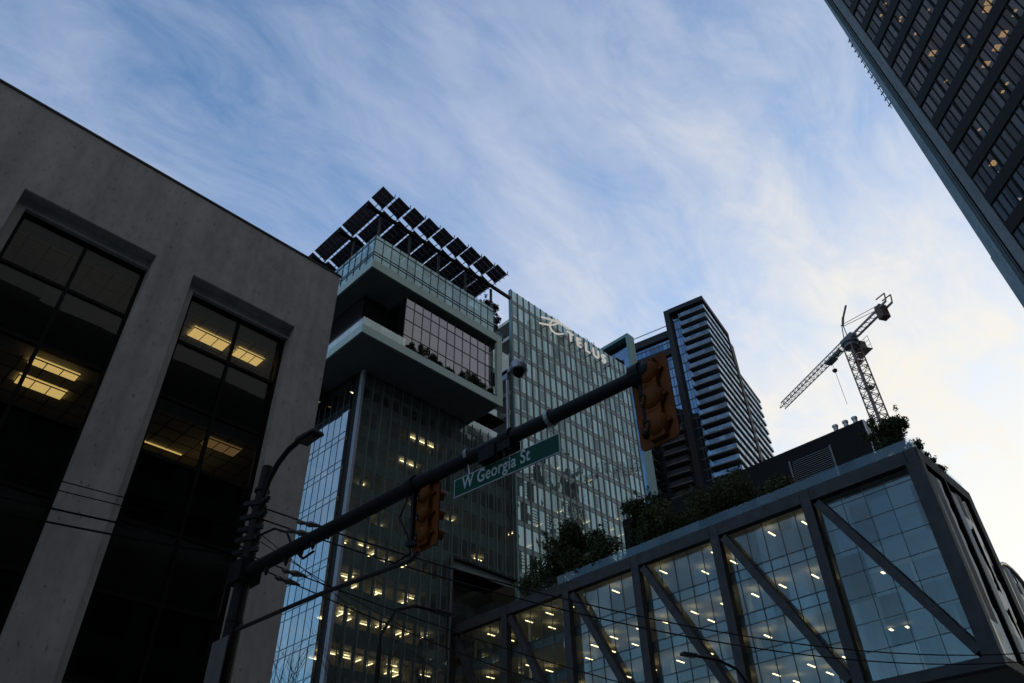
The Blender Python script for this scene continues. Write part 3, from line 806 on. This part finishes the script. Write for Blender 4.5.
# ------------------------------------------------------------------ apartment tower (turned 11 degrees)
rt_ = thing('apartment_tower','blue glass apartment high-rise with stacked balconies and dark frame','tower',(147.9,70.9,0),None,R(11.4))
HT = 142.4; FR = 2.95
MB().box(1.2,19,0.9,11.0,0,HT-3).box(22,38,0.9,12,0,128).box(1.6,12,11.05,24.5,0,134).build('core', m_dark, rt_)
g1 = MB().quad((1.1,0.8,0),(1.1,9.49,0),(1.1,9.49,HT-2),(1.1,0.8,HT-2)).quad((1.1,0.8,0),(19,0.8,0),(19,0.8,HT-2),(1.1,0.8,HT-2)).quad((22,0.8,0),(38,0.8,0),(38,0.8,127.5),(22,0.8,127.5)).quad((1.5,11.0,0),(1.5,24.5,0),(1.5,24.5,134),(1.5,11.0,134)).build('window_wall', g_res, rt_)
ml = MB()
y = 0.9
for k in range(30):
    z = 138.6-FR*k
    if z < 60: break
    ml.box(1.02,1.096,0.8,9.1,z-0.08,z+0.18); ml.box(1.42,1.496,11.0,24.5,z-0.08,z+0.18)
for y in (2.2,3.5,4.9,6.2,7.5,8.3): ml.box(1.0,1.095,y-0.03,y+0.03,60,HT-2)
for y in (12.3,13.6,14.9,16.2,17.5,18.8,20.1,21.4,22.7): ml.box(1.4,1.495,y-0.03,y+0.03,60,134)
ml.build('window_mullions', m_mull, g1)
MB().box(-0.5,1.9,9.5,10.99,0,HT).box(-0.6,19.4,-0.7,9.498,HT-1.5,HT).box(19.002,21.2,-0.75,6,0,HT-4).box(18.2,19,-0.75,-0.2,HT-12,HT-1.5).box(21.6,38.4,-0.6,6,128.2,129).box(0.8,1.6,11.02,24.6,134.2,136.2).box(0.9,12,11.02,24.6,136.21,136.6).box(0.8,1.55,11.02,24.6,128.3,130.4).build('frame', m_navy, rt_)
for k in range(25):
    z = 138.0-FR*k
    if z < 66: break
    b = MB().box(-0.95,1.05,-0.6,6.9,z-0.34,z).box(1.052,18.9,-0.6,0.75,z-0.32,z).build('balcony', m_balc, rt_)
    MB().quad((-0.9,-0.55,z+0.003),(-0.9,6.85,z+0.003),(-0.9,6.85,z+1.1),(-0.9,-0.55,z+1.1)).quad((-0.9,-0.55,z+0.003),(18.9,-0.55,z+0.003),(18.9,-0.55,z+1.1),(-0.9,-0.55,z+1.1)).build('rail', g_resrail, b)
for k in range(20):
    z = 126.2-FR*k
    if z < 70: break
    b = MB().box(21.9,38.2,-0.6,0.75,z-0.32,z).build('balcony', m_balc, rt_)
    MB().quad((21.9,-0.55,z+0.003),(38.2,-0.55,z+0.003),(38.2,-0.55,z+1.1),(21.9,-0.55,z+1.1)).build('rail', g_resrail, b)
for k in range(15):
    z = 104-FR*k
    if z < 66: break
    for (ya,yb) in ((12.0,18.0),(20.5,24.0)):
        b = MB().box(-0.2,1.45,ya,yb,z-0.32,z).build('balcony', m_balc, rt_)
        MB().quad((-0.15,ya,z+0.003),(-0.15,yb,z+0.003),(-0.15,yb,z+1.1),(-0.15,ya,z+1.1)).build('rail', g_resrail, b)

# ------------------------------------------------------------------ teal framed tower behind the sail
tl = thing('teal_tower','teal framed apartment tower just showing above the green glass sail','tower',(130,90,0))
XT, YT = 123.0, 80.1
ZT = 120.9
MB().prism([(XT+1.8,YT+0.8),(XT+3.4,YT+0.8),(XT+19.5,YT+10.8),(XT+19.5,YT+31),(XT+1.8,YT+31)],'z',0,ZT-0.92).build('core', m_dark, tl)
MB().box(XT,XT+2.6,YT,YT+0.7,0,ZT).box(XT,XT+2.6,YT+0.71,YT+32,ZT-0.9,ZT).build('frame', m_teal, tl)
MB().quad((XT+1.7,YT+0.75,0),(XT+1.7,YT+30,0),(XT+1.7,YT+30,ZT-1),(XT+1.7,YT+0.75,ZT-1)).build('window_wall', g_res, tl)
for k in range(14):
    z = ZT-5.2-3.0*k
    b = MB().box(XT+0.1,XT+1.66,YT+4.2,YT+13,z-0.3,z).build('balcony', m_balc, tl)
    MB().quad((XT+0.15,YT+4.2,z+0.003),(XT+0.15,YT+13,z+0.003),(XT+0.15,YT+13,z+1.1),(XT+0.15,YT+4.2,z+1.1)).build('rail', g_resrail, b)

# ------------------------------------------------------------------ dark tower at the right (tapers as it rises)
hh = Vector((math.cos(R(47.5)), math.sin(R(47.5)), 0))
mm = Vector((-0.0424,0.0389,0.99834)).normalized(); mm = (mm-hh*mm.dot(hh)).normalized()
nn_ = hh.cross(mm); nn_ = nn_ if nn_.x > 0 else -nn_
D0 = 48.0
O = Vector((0,0,1.6)) + nn_*D0
def T(a,b,c): return O + hh*a + mm*b + nn_*c
base = T(26,-1.6,0)
dt = thing('dark_tower','tall dark office tower with bronze ribbon windows and flared grey corner pier at right','tower',(base.x,base.y,0))
def tbox(mb,a0,a1,b0,b1,c0,c1):
    return mb.hexa([T(a0,b0,c0),T(a1,b0,c0),T(a1,b0,c1),T(a0,b0,c1),T(a0,b1,c0),T(a1,b1,c0),T(a1,b1,c1),T(a0,b1,c1)])
AC = 42.3                                 # where the ribbon windows end and the pier begins
PF = 3.735
for k in range(-9, 22):
    zb = 77.9-PF*k
    if zb < 1: break
    tbox(MB(),8,AC,zb,zb+1.30,-0.10,0.25).build('spandrel', m_bronze, dt)
    MB().quad(T(8,zb+1.30,0.05),T(AC,zb+1.30,0.05),T(AC,zb+PF,0.05),T(8,zb+PF,0.05)).build('window_band', g_tower, dt)
mu = MB()
a = AC; i = 0
while a > 8:
    w_ = 0.10 if i % 6 == 4 else 0.045
    tbox(mu,a-w_,a+w_,1,112,-0.07 if i % 6 == 4 else -0.02,0.04); a -= 0.777; i += 1
mu.build('mullion', m_black, dt)
cs = MB()
for k in range(-9, 22):
    zb = 77.9-PF*k
    if zb < 1: break
    tbox(cs,8,AC,zb+0.9,zb+1.28,0.26,9)
cs.build('floor_slab', m_inner, dt)
tbox(MB(),8,AC,1,111,9.01,9.3).build('core_wall', m_dark, dt)
tbox(MB(),-2,AC,-1.5,113,9.4,75).build('body', m_block, dt)
tbox(MB(),AC+0.02,43.34,-1.5,113,-0.12,3).build('corner_pier', m_pier, dt)
tbox(MB(),43.36,44.35,-1.5,113,0.5,3).build('slot_back', m_black, dt)
fn = MB()
for (a0,a1) in ((43.62,43.52),(43.92,43.76)):
    fn.hexa([T(a0,-1.5,-0.10),T(a0+0.05,-1.5,-0.10),T(a0+0.05,-1.5,-0.07),T(a0,-1.5,-0.07),T(a1,113,-0.10),T(a1+0.05,113,-0.10),T(a1+0.05,113,-0.07),T(a1,113,-0.07)])
fn.build_each('pier_fin', m_pier, dt)
fp = MB()
prof = [(-1.5,44.32,45.8),(44.5,44.22,45.36),(44.52,44.22,45.26),(66,44.15,44.85),(90,44.10,44.36),(113,44.0,44.2)]
for (b0,a0,a1),(b1,c0,c1) in zip(prof[:-1],prof[1:]):
    fp.hexa([T(a0,b0,-0.1),T(a1,b0,-0.1),T(a1,b0,3),T(a0,b0,3),T(c0,b1,-0.1),T(c1,b1,-0.1),T(c1,b1,3),T(c0,b1,3)])
fp.build('flared_pier', m_pier2, dt)
an = MB()
an.bar(T(45.17,67.2,0.0),T(44.70,80.6,0.0),0.06,0.06)
for q in range(13):
    b = 67.8+q*1.04; ac = 45.15-0.44*q/12.3
    an.bar(T(ac-0.35,b,0.0),T(ac+0.25,b,0.0),0.07,0.09); an.bar(T(ac,b-0.2,-0.25),T(ac,b+0.2,0.25),0.06,0.06)
for b in (68.5,74,79.5): an.bar(T(44.2,b,0.2),T(45.0,b,0.0),0.06,0.06)
an.build('edge_ladder', m_black, dt)
rl = random.Random(3)
for (a,b) in [(38.9,76.2),(40.2,76.1),(38.5,72.6),(38.9,72.7),(35.8,69.2),(38.3,68.9),(38.3,65.2),(39.1,61.7),(32.4,65.5),(31.2,61.8),(31.9,61.7),(32.2,58.1),(33.5,58.0),(35.1,57.8),(34.5,61.9),(35.4,61.9),(30.1,57.8),(30.5,58.0),(34.7,54.1),(35.5,54.5),(39.4,53.9),(40.3,50.2)]:
    k = math.floor((b-79.2)/PF); zt = 79.2+PF*(k+1)-1.3
    big = (a,b) in ((31.2,61.8),(31.9,61.7),(32.2,58.1),(33.5,58.0),(35.1,57.8),(40.3,50.2),(38.3,65.2))
    c0 = 0.5+0.3*rl.random()
    s_ = 0.30 if big else 0.12
    vv = [T(a-s_,zt-0.45,c0),T(a+s_,zt-0.45,c0),T(a+s_,zt-0.42,c0+2*s_),T(a-s_,zt-0.42,c0+2*s_)]
    MB().hexa(vv+[v+Vector((0,0,0.08)) for v in vv]).build('ceiling_light', e_tower, dt)

# ------------------------------------------------------------------ unseen blocks, added to darken the reflections in the glass
ob = thing('reflection_block','unseen dark block added behind the viewer to darken the window reflections','building',(0,-34,0))
MB().box(-70,36,-60,-17,0,42).build('wall', m_block, ob)  # added out of view, height set to darken windows and shade the wall
w_ = MB()
for k in range(9):
    for q in range(26): w_.box(-68+q*4,-65.4+q*4,-16.99,-16.9,3+k*4,5.2+k*4)
tag(w_.build('window', m_blackglass, ob), kind='stuff')
ob2 = thing('reflection_slab','unseen dark slab added behind the bronze tower to darken reflections in the glass','building',(120,-60,0))
MB().box(84,188,-90,-48,0,150).build('wall', m_block, ob2)  # added out of view so the lower glass tower face mirrors something dark
w_ = MB()
for k in range(36):
    for q in range(25): w_.box(85+q*4,87.8+q*4,-47.99,-47.9,3+k*4,5.4+k*4)
tag(w_.build('window', m_blackglass, ob2), kind='stuff')

# ------------------------------------------------------------------ curved glass hall at the right edge
ch = thing('glass_hall','pale curved glass hall just showing past the truss block end','building',(96,24,0))
prof = [(86,0)]+[(86+ (20)*k/14, 32.3*math.sqrt(max(0,1-((k/14-0.25)/0.78)**2))) for k in range(0,15)]+[(106,0)]
MB().prism(prof,'y',17.0,34).build('vault', g_end, ch)
rb = MB()
for y in (16.95,21,25,29,34): rb.tube([(x,y,z) for x,z in prof[1:-1]],0.16,6)
rb.build('rib', m_galv, ch)

# ------------------------------------------------------------------ tower crane
cr = thing('tower_crane','grey lattice tower crane above the roof corner with rusty counterweight','crane',(116.4,29.2,0))
ja = R(61.6)
jd = Vector((math.cos(ja),math.sin(ja),0)); jn = Vector((-jd.y,jd.x,0))
TC = Vector((115.7,29.9,0))
ms = MB(); hw = 0.95
cor = [TC+jd*sx*hw+jn*sy*hw for sx,sy in ((-1,-1),(1,-1),(1,1),(-1,1))]
for c in cor: ms.bar(c,c+Vector((0,0,82.5)),0.2,0.2)
z = 40.0
while z < 82:
    for q in range(4):
        a_, b_ = cor[q], cor[(q+1)%4]
        ms.bar(a_+Vector((0,0,z)),b_+Vector((0,0,z+1.0)),0.09,0.09); ms.bar(b_+Vector((0,0,z+1.0)),a_+Vector((0,0,z+2.0)),0.09,0.09)
        ms.bar(a_+Vector((0,0,z)),b_+Vector((0,0,z)),0.09,0.09)
    z += 2.0
ms.build('mast', m_cranered, cr)
pf = MB()
for z in (54,60.5,67,73.5,79): pf.bar(TC+jd*-0.85+Vector((0,0,z)),TC+jd*0.2+Vector((0,0,z)),1.5,0.12)
pf.bar(TC+jn*0.3+Vector((0,0,40)),TC+jn*0.3+Vector((0,0,82)),0.35,0.12)
pf.build_each('ladder_platform', m_crane, cr)
ZJ = 84.0
sl_ = MB()
sl_.lathe((TC.x,TC.y,82.4),(0,0,1),[(0,1.25),(0.7,1.25),(0.72,1.5),(1.3,1.5)],16)
sl_.bar(TC+jd*-1.4+Vector((0,0,84.2)),TC+jd*1.5+Vector((0,0,84.2)),1.3,0.95)
sl_.build('slewing_unit', m_cab, cr)
def lattice(mb, s0, s1, w, h, zb, step):
    for (o_,zz) in ((-w/2,zb),(w/2,zb),(0,zb+h)): mb.bar(TC+jd*s0+jn*o_+Vector((0,0,zz)),TC+jd*s1+jn*o_*(0.8)+Vector((0,0,zz)),0.14,0.14)
    s_ = s0; sg_ = 1 if s1 > s0 else -1
    while (s1-s_)*sg_ > step*0.9:
        p0 = [TC+jd*s_+jn*o_+Vector((0,0,zz)) for o_,zz in ((-w/2,zb),(w/2,zb),(0,zb+h))]
        p1 = [TC+jd*(s_+sg_*step)+jn*o_+Vector((0,0,zz)) for o_,zz in ((-w/2,zb),(w/2,zb),(0,zb+h))]
        pm_ = TC+jd*(s_+sg_*step/2)+Vector((0,0,zb+h))
        for p in (p0[0],p0[1],p1[0],p1[1]): mb.bar(p,pm_,0.07,0.07)
        mb.bar(p0[0],p0[1],0.07,0.07); mb.bar(p0[0],p1[1],0.06,0.06)
        s_ += sg_*step
jb = MB(); lattice(jb, 1.5, 21.6, 1.35, 1.35, 83.7, 1.25)
jb.build('jib', m_crane, cr)
cj = MB(); lattice(cj, -1.5, -9.7, 1.3, 0.5, 83.9, 1.2)
for o_ in (-0.62,0.62):
    cj.bar(TC+jd*-1.5+jn*o_+Vector((0,0,83.85)),TC+jd*-10.7+jn*o_+Vector((0,0,83.85)),0.22,0.34)
    cj.bar(TC+jd*-10.7+jn*o_+Vector((0,0,83.9)),TC+jd*-11.0+jn*o_+Vector((0,0,85.3)),0.16,0.16)
    cj.bar(TC+jd*-9+jn*o_+Vector((0,0,85.6)),TC+jd*-11.0+jn*o_+Vector((0,0,85.3)),0.16,0.16)
    cj.bar(TC+jd*0.3+jn*o_*0.5+Vector((0,0,87.6)),TC+jd*-9+jn*o_+Vector((0,0,84.4)),0.08,0.08)
cj.build('counter_jib', m_crane, cr)
MB().bar(TC+jd*-8.0+Vector((0,0,83.2)),TC+jd*-9.3+Vector((0,0,83.2)),1.5,2.6).build('counterweight', m_cw, cr, 0.06)
af = MB()
for o_ in (-0.5,0.5): af.bar(TC+jd*0.5+jn*o_+Vector((0,0,84.6)),TC+jd*0.2+jn*o_*0.3+Vector((0,0,87.6)),0.16,0.16)
af.bar(TC+jd*0.2+Vector((0,0,87.4)),TC+jd*-0.6+Vector((0,0,88.9)),0.3,0.3)
af.bar(TC+jd*-0.6+Vector((0,0,88.8)),TC+jd*-2.2+Vector((0,0,90.4)),0.25,0.25)
af.build('mast_head', m_cab, cr)
cb = MB().bar(TC+jd*-0.9-jn*1.9+Vector((0,0,82.7)),TC+jd*1.1-jn*1.9+Vector((0,0,82.7)),1.2,1.8).build('cab', m_cab, cr, 0.08)
rl_ = MB()
for s_ in (-1.4,-0.4,0.6,1.6): rl_.bar(TC+jd*s_-jn*2.9+Vector((0,0,81.7)),TC+jd*s_-jn*2.9+Vector((0,0,84.6)),0.06,0.06)
for z in (82.8,83.7,84.6): rl_.bar(TC+jd*-1.4-jn*2.9+Vector((0,0,z)),TC+jd*1.6-jn*2.9+Vector((0,0,z)),0.06,0.06)
rl_.bar(TC+jd*-1.5-jn*2.3+Vector((0,0,81.65)),TC+jd*1.7-jn*2.3+Vector((0,0,81.65)),1.3,0.08)
rl_.build('cab_railing', m_cab, cb)
tr = MB().bar(TC+jd*4.6+Vector((0,0,83.5)),TC+jd*6.6+Vector((0,0,83.5)),1.5,0.25).bar(TC+jd*2.6+Vector((0,0,83.75)),TC+jd*5+Vector((0,0,83.75)),0.5,0.5)
tr.build('trolley', m_cab, cr)
hp = TC+jd*5.5
hk = MB().tube([hp+Vector((0,0,83.4)),hp+Vector((0,0,81.6))],0.035,5)
hk.lathe((hp.x,hp.y,80.9),(0,0,1),[(0,0.12),(0.25,0.4),(0.6,0.45),(0.8,0.15)],10)
hk.tube([hp+Vector((0,0,80.9)),hp+Vector((0,0,74.0))],0.04,5)
hk.build('hook_block', m_dark, cr)
cr.location.z = 0.5

# ------------------------------------------------------------------ signal pole with mast arm
XP = 6.0; PY = 12.85
sp_ = thing('signal_pole','black street pole with long mast arm and curved lamp arm beside the concrete building','pole',(XP,PY,0.13))
MB().tube([(XP,PY,0.13),(XP,PY,0.5),(XP,PY,0.52),(XP,PY,5.5),(XP,PY-0.05,9.3)],[0.26,0.26,0.175,0.155,0.11],14).build('shaft', m_pole, sp_)
ap = [(XP,12.9,7.10),(XP,11.0,7.05),(XP,7.8,6.95),(XP,5.94,6.86),(XP,4.41,6.77),(XP,3.72,6.73)]
MB().tube(ap,[0.125,0.118,0.105,0.095,0.085,0.08],14).build('mast_arm', m_pole, sp_)
cl_ = MB().box(XP-0.21,XP+0.21,PY-0.26,PY+0.2,6.90,7.30)
for z in (8.75,8.42,8.15,7.7,6.2): cl_.lathe((XP,PY-0.03,z),(0,0,1),[(0,0.15),(0.05,0.15)],14)
cl_.lathe((XP,3.86,6.735),(0,-1,0),[(0,0.11),(0.16,0.11),(0.2,0.09)],14)
cl_.build_each('clamp', m_pole, sp_)
MB().tube([(XP,12.75,8.55),(XP,12.62,8.95),(XP,12.38,9.22),(XP,12.05,9.38),(XP,11.66,9.42)],0.055,10).build('lamp_arm', m_pole, sp_)
lh = MB()
lh.hexa([(XP-0.10,11.70,9.36),(XP+0.10,11.70,9.36),(XP+0.15,11.0,9.27),(XP-0.15,11.0,9.27),(XP-0.09,11.70,9.47),(XP+0.09,11.70,9.47),(XP+0.12,11.02,9.36),(XP-0.12,11.02,9.36)])
lh = lh.build('lamp_head', m_dark, sp_, 0.02)
MB().box(XP-0.09,XP+0.09,11.08,11.5,9.24,9.262).build('lamp_lens', m_lens, lh)
MB().tube([(XP,12.7,6.06),(XP,10.2,5.97),(XP,7.9,5.80),(XP,7.75,5.86)],0.035,8).build('bracket_tube', m_dark, sp_)
MB().box(XP-0.19,XP-0.17,12.55,13.1,5.15,5.9).build('plate', m_louvre, sp_)
hw_ = MB()
rl = random.Random(9)
for z in (8.5,8.2,7.95,7.75,7.5):
    hw_.bar((XP-0.2,PY+0.2,z),(XP+0.05,PY-0.25,z+0.03),0.07,0.09)
    if z > 8.1: hw_.lathe((XP,PY-0.22,z),(0,-1,0.1),[(0,0.03),(0.04,0.05),(0.08,0.03),(0.12,0.05),(0.16,0.03)],8)
for k in range(5): hw_.lathe((XP-0.05+rl.uniform(-.1,.1),11.9-k*0.45+rl.uniform(-.05,.05),6.98+rl.uniform(-.06,.06)),(0,0,-1),[(0,0.02),(0.04,0.045),(0.10,0.04),(0.16,0.015)],8)
hw_.build_each('wire_hardware', m_pole, sp_)
lp = MB()
lp.tube([(XP-.02,12.6,7.75),(XP,12.0,7.7),(XP,11.5,7.45),(XP,11.2,7.05),(XP,10.8,6.75),(XP,10.5,6.78)],0.022,6)
lp.tube([(XP,8.0,6.9),(XP-.05,8.15,6.5),(XP,8.0,6.2),(XP,7.9,5.9),(XP,8.6,5.85)],0.014,6)
lp.build_each('cable_loop', m_black, sp_)

# traffic lights
def signal(name, label, yc, zt, zb, wd, cap_y, arm_z, voff=-0.18):
    t = thing(name,label,'traffic light',(XP,yc,arm_z),'traffic lights on the mast arm')
    h = zt-zb; X0 = XP+0.05
    pts = []
    r_ = 0.06
    for (sx,sz,a0) in ((1,1,0),(-1,1,90),(-1,-1,180),(1,-1,270)):
        for q in range(5):
            a = R(a0+22.5*q); pts.append((yc+sx*(wd/2-r_)+r_*math.cos(a), (zt+zb)/2+sz*(h/2-r_)+r_*math.sin(a)))
    MB().prism(pts,'x',X0,X0+0.02).build('backboard', m_orange, t)
    ho, vi, le = MB(), MB(), MB()
    s_ = h/3.25
    for k in range(3):
        z = (zt+zb)/2+(1-k)*s_
        ho.lathe((X0-0.002,yc-0.02,z),(-1,0,0),[(0,s_*0.44),(0.04,s_*0.43),(0.08,s_*0.38),(0.11,s_*0.29),(0.125,s_*0.17),(0.128,s_*0.05)],24)
        le.lathe((X0-0.088,yc+s_*0.17,z-s_*0.02),(-0.86,0.48,-0.1),[(0,s_*0.21),(0.035,s_*0.20),(0.036,s_*0.15),(0.02,s_*0.12)],18)
        ho.box(X0-0.05,X0-0.002,yc-0.20,yc-0.16,z-0.02,z+0.02).box(X0-0.045,X0-0.002,yc+0.15,yc+0.17,z+s_*0.3,z+s_*0.45)
        ho.box(X0-0.07,X0-0.002,yc-0.12,yc+0.08,z-s_*0.5,z+s_*0.5)
        # visor on the far side, an open hood
        n = 14; ro, ri = s_*0.42, s_*0.39; vs = []; fs = []
        for q in range(n+1):
            a = R(-40+260*q/n); L_ = 0.12+0.14*max(0,math.sin(a))
            for rr,dx in ((ro,0),(ro,L_),(ri,L_),(ri,0)): vs.append((X0+0.022+dx,yc+wd*voff+rr*math.cos(a)*-1,z+rr*math.sin(a)))
        for q in range(n):
            for w in range(3): fs.append((q*4+w,q*4+w+1,q*4+5+w,q*4+4+w))
        vi.add(vs,fs)
    ho.build('housing', m_orange, t, 0.006); vi.build_each('visor', m_orange, t); le.build_each('back_cap', m_lens, t)
    bk = MB()
    bk.tube([(XP,cap_y,arm_z),(XP+0.02,cap_y,zb+h*0.12)],0.03,8)
    bk.lathe((XP,cap_y,arm_z),(0,-1,0),[(-0.07,0.14),(0.07,0.14)],14)
    bk.bar((XP+0.0,cap_y+0.06,zb+h*0.16),(XP+0.1,yc-wd*0.1,zb+h*0.13),0.1,0.07)
    bk.box(XP-0.02,XP+0.14,cap_y-0.05,cap_y+0.05,zt-h*0.12,zt-h*0.06)
    bk.build('hanger', m_pole, t)
    return t
signal('traffic_light','orange three-lens traffic light hanging mid mast arm, left of the green street sign',7.67,6.86,5.90,0.54,7.93,6.95)
signal('traffic_light','orange three-lens traffic light with large backboard at the free end of the mast arm',3.73,6.92,5.80,0.51,3.84,6.74,0.12)

# street sign
ss_ = thing('street_sign','green W Georgia St name sign hanging under the mast arm','street sign',(XP,6.05,6.4))
def signp(u, v): # u 0..1 left to right, v 0..1 bottom to top
    y = 7.02+(5.08-7.02)*u; z = 6.395+(6.27-6.395)*u + 0.27*v
    return y, z
MB().hexa([(XP-0.01,)+signp(0,0),(XP+0.01,)+signp(0,0),(XP+0.01,)+signp(1,0),(XP-0.01,)+signp(1,0),(XP-0.01,)+signp(0,1),(XP+0.01,)+signp(0,1),(XP+0.01,)+signp(1,1),(XP-0.01,)+signp(1,1)]).build('border', m_signwhite, ss_)
MB().hexa([(XP-0.014,)+signp(.009,.05),(XP-0.0102,)+signp(.009,.05),(XP-0.0102,)+signp(.991,.05),(XP-0.014,)+signp(.991,.05),(XP-0.014,)+signp(.009,.95),(XP-0.0102,)+signp(.009,.95),(XP-0.0102,)+signp(.991,.95),(XP-0.014,)+signp(.991,.95)]).build('panel', m_signgreen, ss_)
sl0 = math.atan2(0.125,1.94)
y0, z0 = signp(0.085,0.27)
text_obj('W Georgia St','lettering',0.255,m_signwhite,ss_,(XP-0.016,y0,z0),(R(90),sl0,R(-90)),0.002,0.003,0.84,1.06)
hg = MB()
for (y,za,zb) in ((6.72,6.64,6.95),(5.22,6.53,6.84)):
    hg.tube([(XP,y,za),(XP,y+0.03,(za+zb)/2),(XP,y,zb)],0.012,6); hg.lathe((XP,y,zb-0.02),(0,1,0),[(-0.03,0.115),(0.03,0.115)],12)
hg.build_each('hanger', m_galv, ss_)

# dome camera on its own post
dc = thing('dome_camera','grey dome security camera on a thin post above the mast arm','camera',(XP,5.97,6.86))
MB().tube([(XP,5.97,6.75),(XP,5.97,7.98)],0.022,8).build('post', m_galv, dc)
MB().bar((XP,6.05,7.93),(XP,5.75,7.96),0.06,0.06).box(XP-0.03,XP+0.03,5.94,6.04,7.82,7.98).build('bracket', m_galv, dc)
MB().lathe((XP,5.74,8.02),(0,0,-1),[(0,0.03),(0.03,0.10),(0.10,0.125),(0.17,0.125),(0.18,0.11)],20).build('housing', m_galv, dc, smooth=False)
MB().lathe((XP,5.74,7.84),(0,0,-1),[(0,0.085),(0.04,0.08),(0.075,0.055),(0.09,0.01)],20).build('dome', m_black, dc, smooth=True)
bxs = MB()
bxs.box(XP-0.14,XP+0.14,6.1,6.4,6.62,6.80).box(XP-0.1,XP+0.1,5.85,6.1,6.66,6.80)
bxs.lathe((XP,5.97,6.86),(0,1,0),[(-0.10,0.125),(0.10,0.125)],14)
for k in range(5): bxs.tube([(XP-.05,5.9+k*0.1,6.72),(XP-0.1,5.85+k*0.12,6.6),(XP-.02,5.95+k*0.1,6.62)],0.014,5)
bxs.build('mount_bracket', m_pole, dc)

# overhead wires
def wire(label, p, q, sag, r=0.013, group='overhead trolley wires', insul=None):
    p, q = Vector(p), Vector(q)
    pts = [p.lerp(q,t/24)+Vector((0,0,-sag*4*(t/24)*(1-t/24))) for t in range(25)]
    o = MB().tube(pts, r, 5).build('overhead_wire', m_black)
    tag(o, label, 'wire', group)
    if insul:
        ib = MB(); d = (q-p).normalized()
        for s_ in insul:
            c = p+d*s_; c.z = c.z
            ib.lathe(tuple(c-d*0.25+Vector((0,0,-sag*4*s_/(q-p).length))),tuple(d),[(0,0.015),(0.08,0.05),(0.16,0.03),(0.26,0.065),(0.4,0.04),(0.5,0.015)],8)
        ib.build('insulator', m_porc, o)
wire('upper of the two trolley wires running from pole top to the right edge',(XP,12.6,8.33),(27.3,5.0,8.2),1.0,0.016,insul=(0.9,))
wire('lower of the two trolley wires running from pole top to the right edge',(XP,12.6,8.10),(27.3,5.15,8.0),1.0,0.016,insul=(0.75,))
wire('third wire from the pole, crossing below the truss block',(XP,12.6,7.35),(28.0,8.6,6.6),0.75,0.013,insul=(0.8,))
wire('lowest wire from the pole, crossing the truss columns',(XP,12.6,7.2),(24.0,9.6,5.6),0.6,0.013,insul=(0.7,))
wire('slack wire from the pole towards the bare tree',(XP,12.7,7.75),(23,17,8.4),0.7,0.009)
wire('thin wire from the pole across the foot of the glass tower',(XP,12.7,7.9),(33,26,9.5),0.9,0.009)
wire('upper thin wire left of the pole across the concrete pier',(XP,12.8,7.98),(-6,14.6,8.6),0.25,0.010,'wires left of the pole')
wire('lower thin wire left of the pole across the concrete pier',(XP,12.8,7.86),(-6,14.7,8.35),0.25,0.010,'wires left of the pole')
wire('upper thick wire left of the pole across the concrete pier',(XP,12.8,7.58),(-6,14.6,7.85),0.25,0.018,'wires left of the pole')
wire('lower thick wire left of the pole across the concrete pier',(XP,12.8,7.40),(-6,14.8,7.55),0.25,0.018,'wires left of the pole')

# street lamps further along
def lamp(label, base, top, head, h):
    t = thing('street_lamp',label,'street lamp',base,'street lamps along the road')
    b, tp, hd = Vector(base), Vector(top), Vector(head)
    mid1 = tp.lerp(hd,0.25)+Vector((0,0,(hd.z-tp.z)*0.45+0.12)); mid2 = tp.lerp(hd,0.6)+Vector((0,0,(hd.z-tp.z)*0.3+0.1))
    MB().tube([b,b+Vector((0,0,0.4)),b+Vector((0,0,0.42)),tp],[0.16,0.16,0.10,0.065],10).build('shaft', m_pole, t)
    MB().tube([tp-Vector((0,0,0.05)),tp+Vector((0,0,0.25)),mid1,mid2,hd],0.05,8).build('arm', m_pole, t)
    d = (hd-mid2); d.z = 0; d.normalize()
    MB().bar(hd,hd+d*0.6,0.24,0.11).build('head', m_dark, t, 0.03)
lamp('black curved street lamp in front of the dark lower tower face',(11.97,16.82,0.13),(11.97,16.82,8.0),(13.7,16.75,9.3),9)
lamp('small curved street lamp before the truss block glass',(24.4,13.1,0.0),(24.4,13.1,7.9),(22.3,13.75,9.05),9)

# bare street tree beside the concrete building
bt = thing('bare_tree','leafless street tree with thin twigs below the mast arm','tree',(15.6,24,0.13))
rs = random.Random(21); tw = MB(); trk = MB()
trk.tube([(15.6,24,0.1),(15.55,24,3),(15.65,24.05,6.2)],0.14,8,0.08)
def branch(p, d, L_, r, n):
    p = Vector(p); pts = [p]; q = p
    for k in range(4):
        d = (d+Vector((rs.uniform(-.16,.16),rs.uniform(-.16,.16),rs.uniform(-.05,.16)))).normalized(); q = q+d*L_/4; pts.append(q)
        if n > 0 and k > 0:
            for _ in range(2 if rs.random() < .75 else 1):
                s_ = Vector((rs.uniform(-1,1),rs.uniform(-1,1),rs.uniform(0.0,0.9))).normalized()
                branch(q,(d*0.8+s_*0.75).normalized(),L_*rs.uniform(.45,.65),r*0.5,n-1)
    tw.tube(pts, r, 5, r*0.35)
for k in range(6):
    a = k*1.05
    branch((15.6,24,4.2+0.35*k),Vector((math.cos(a)*0.7,math.sin(a)*0.7,0.75)).normalized(),3.3,0.04,3)
trk.build('trunk', m_bark, bt); tw.build('branches', m_bark, bt)
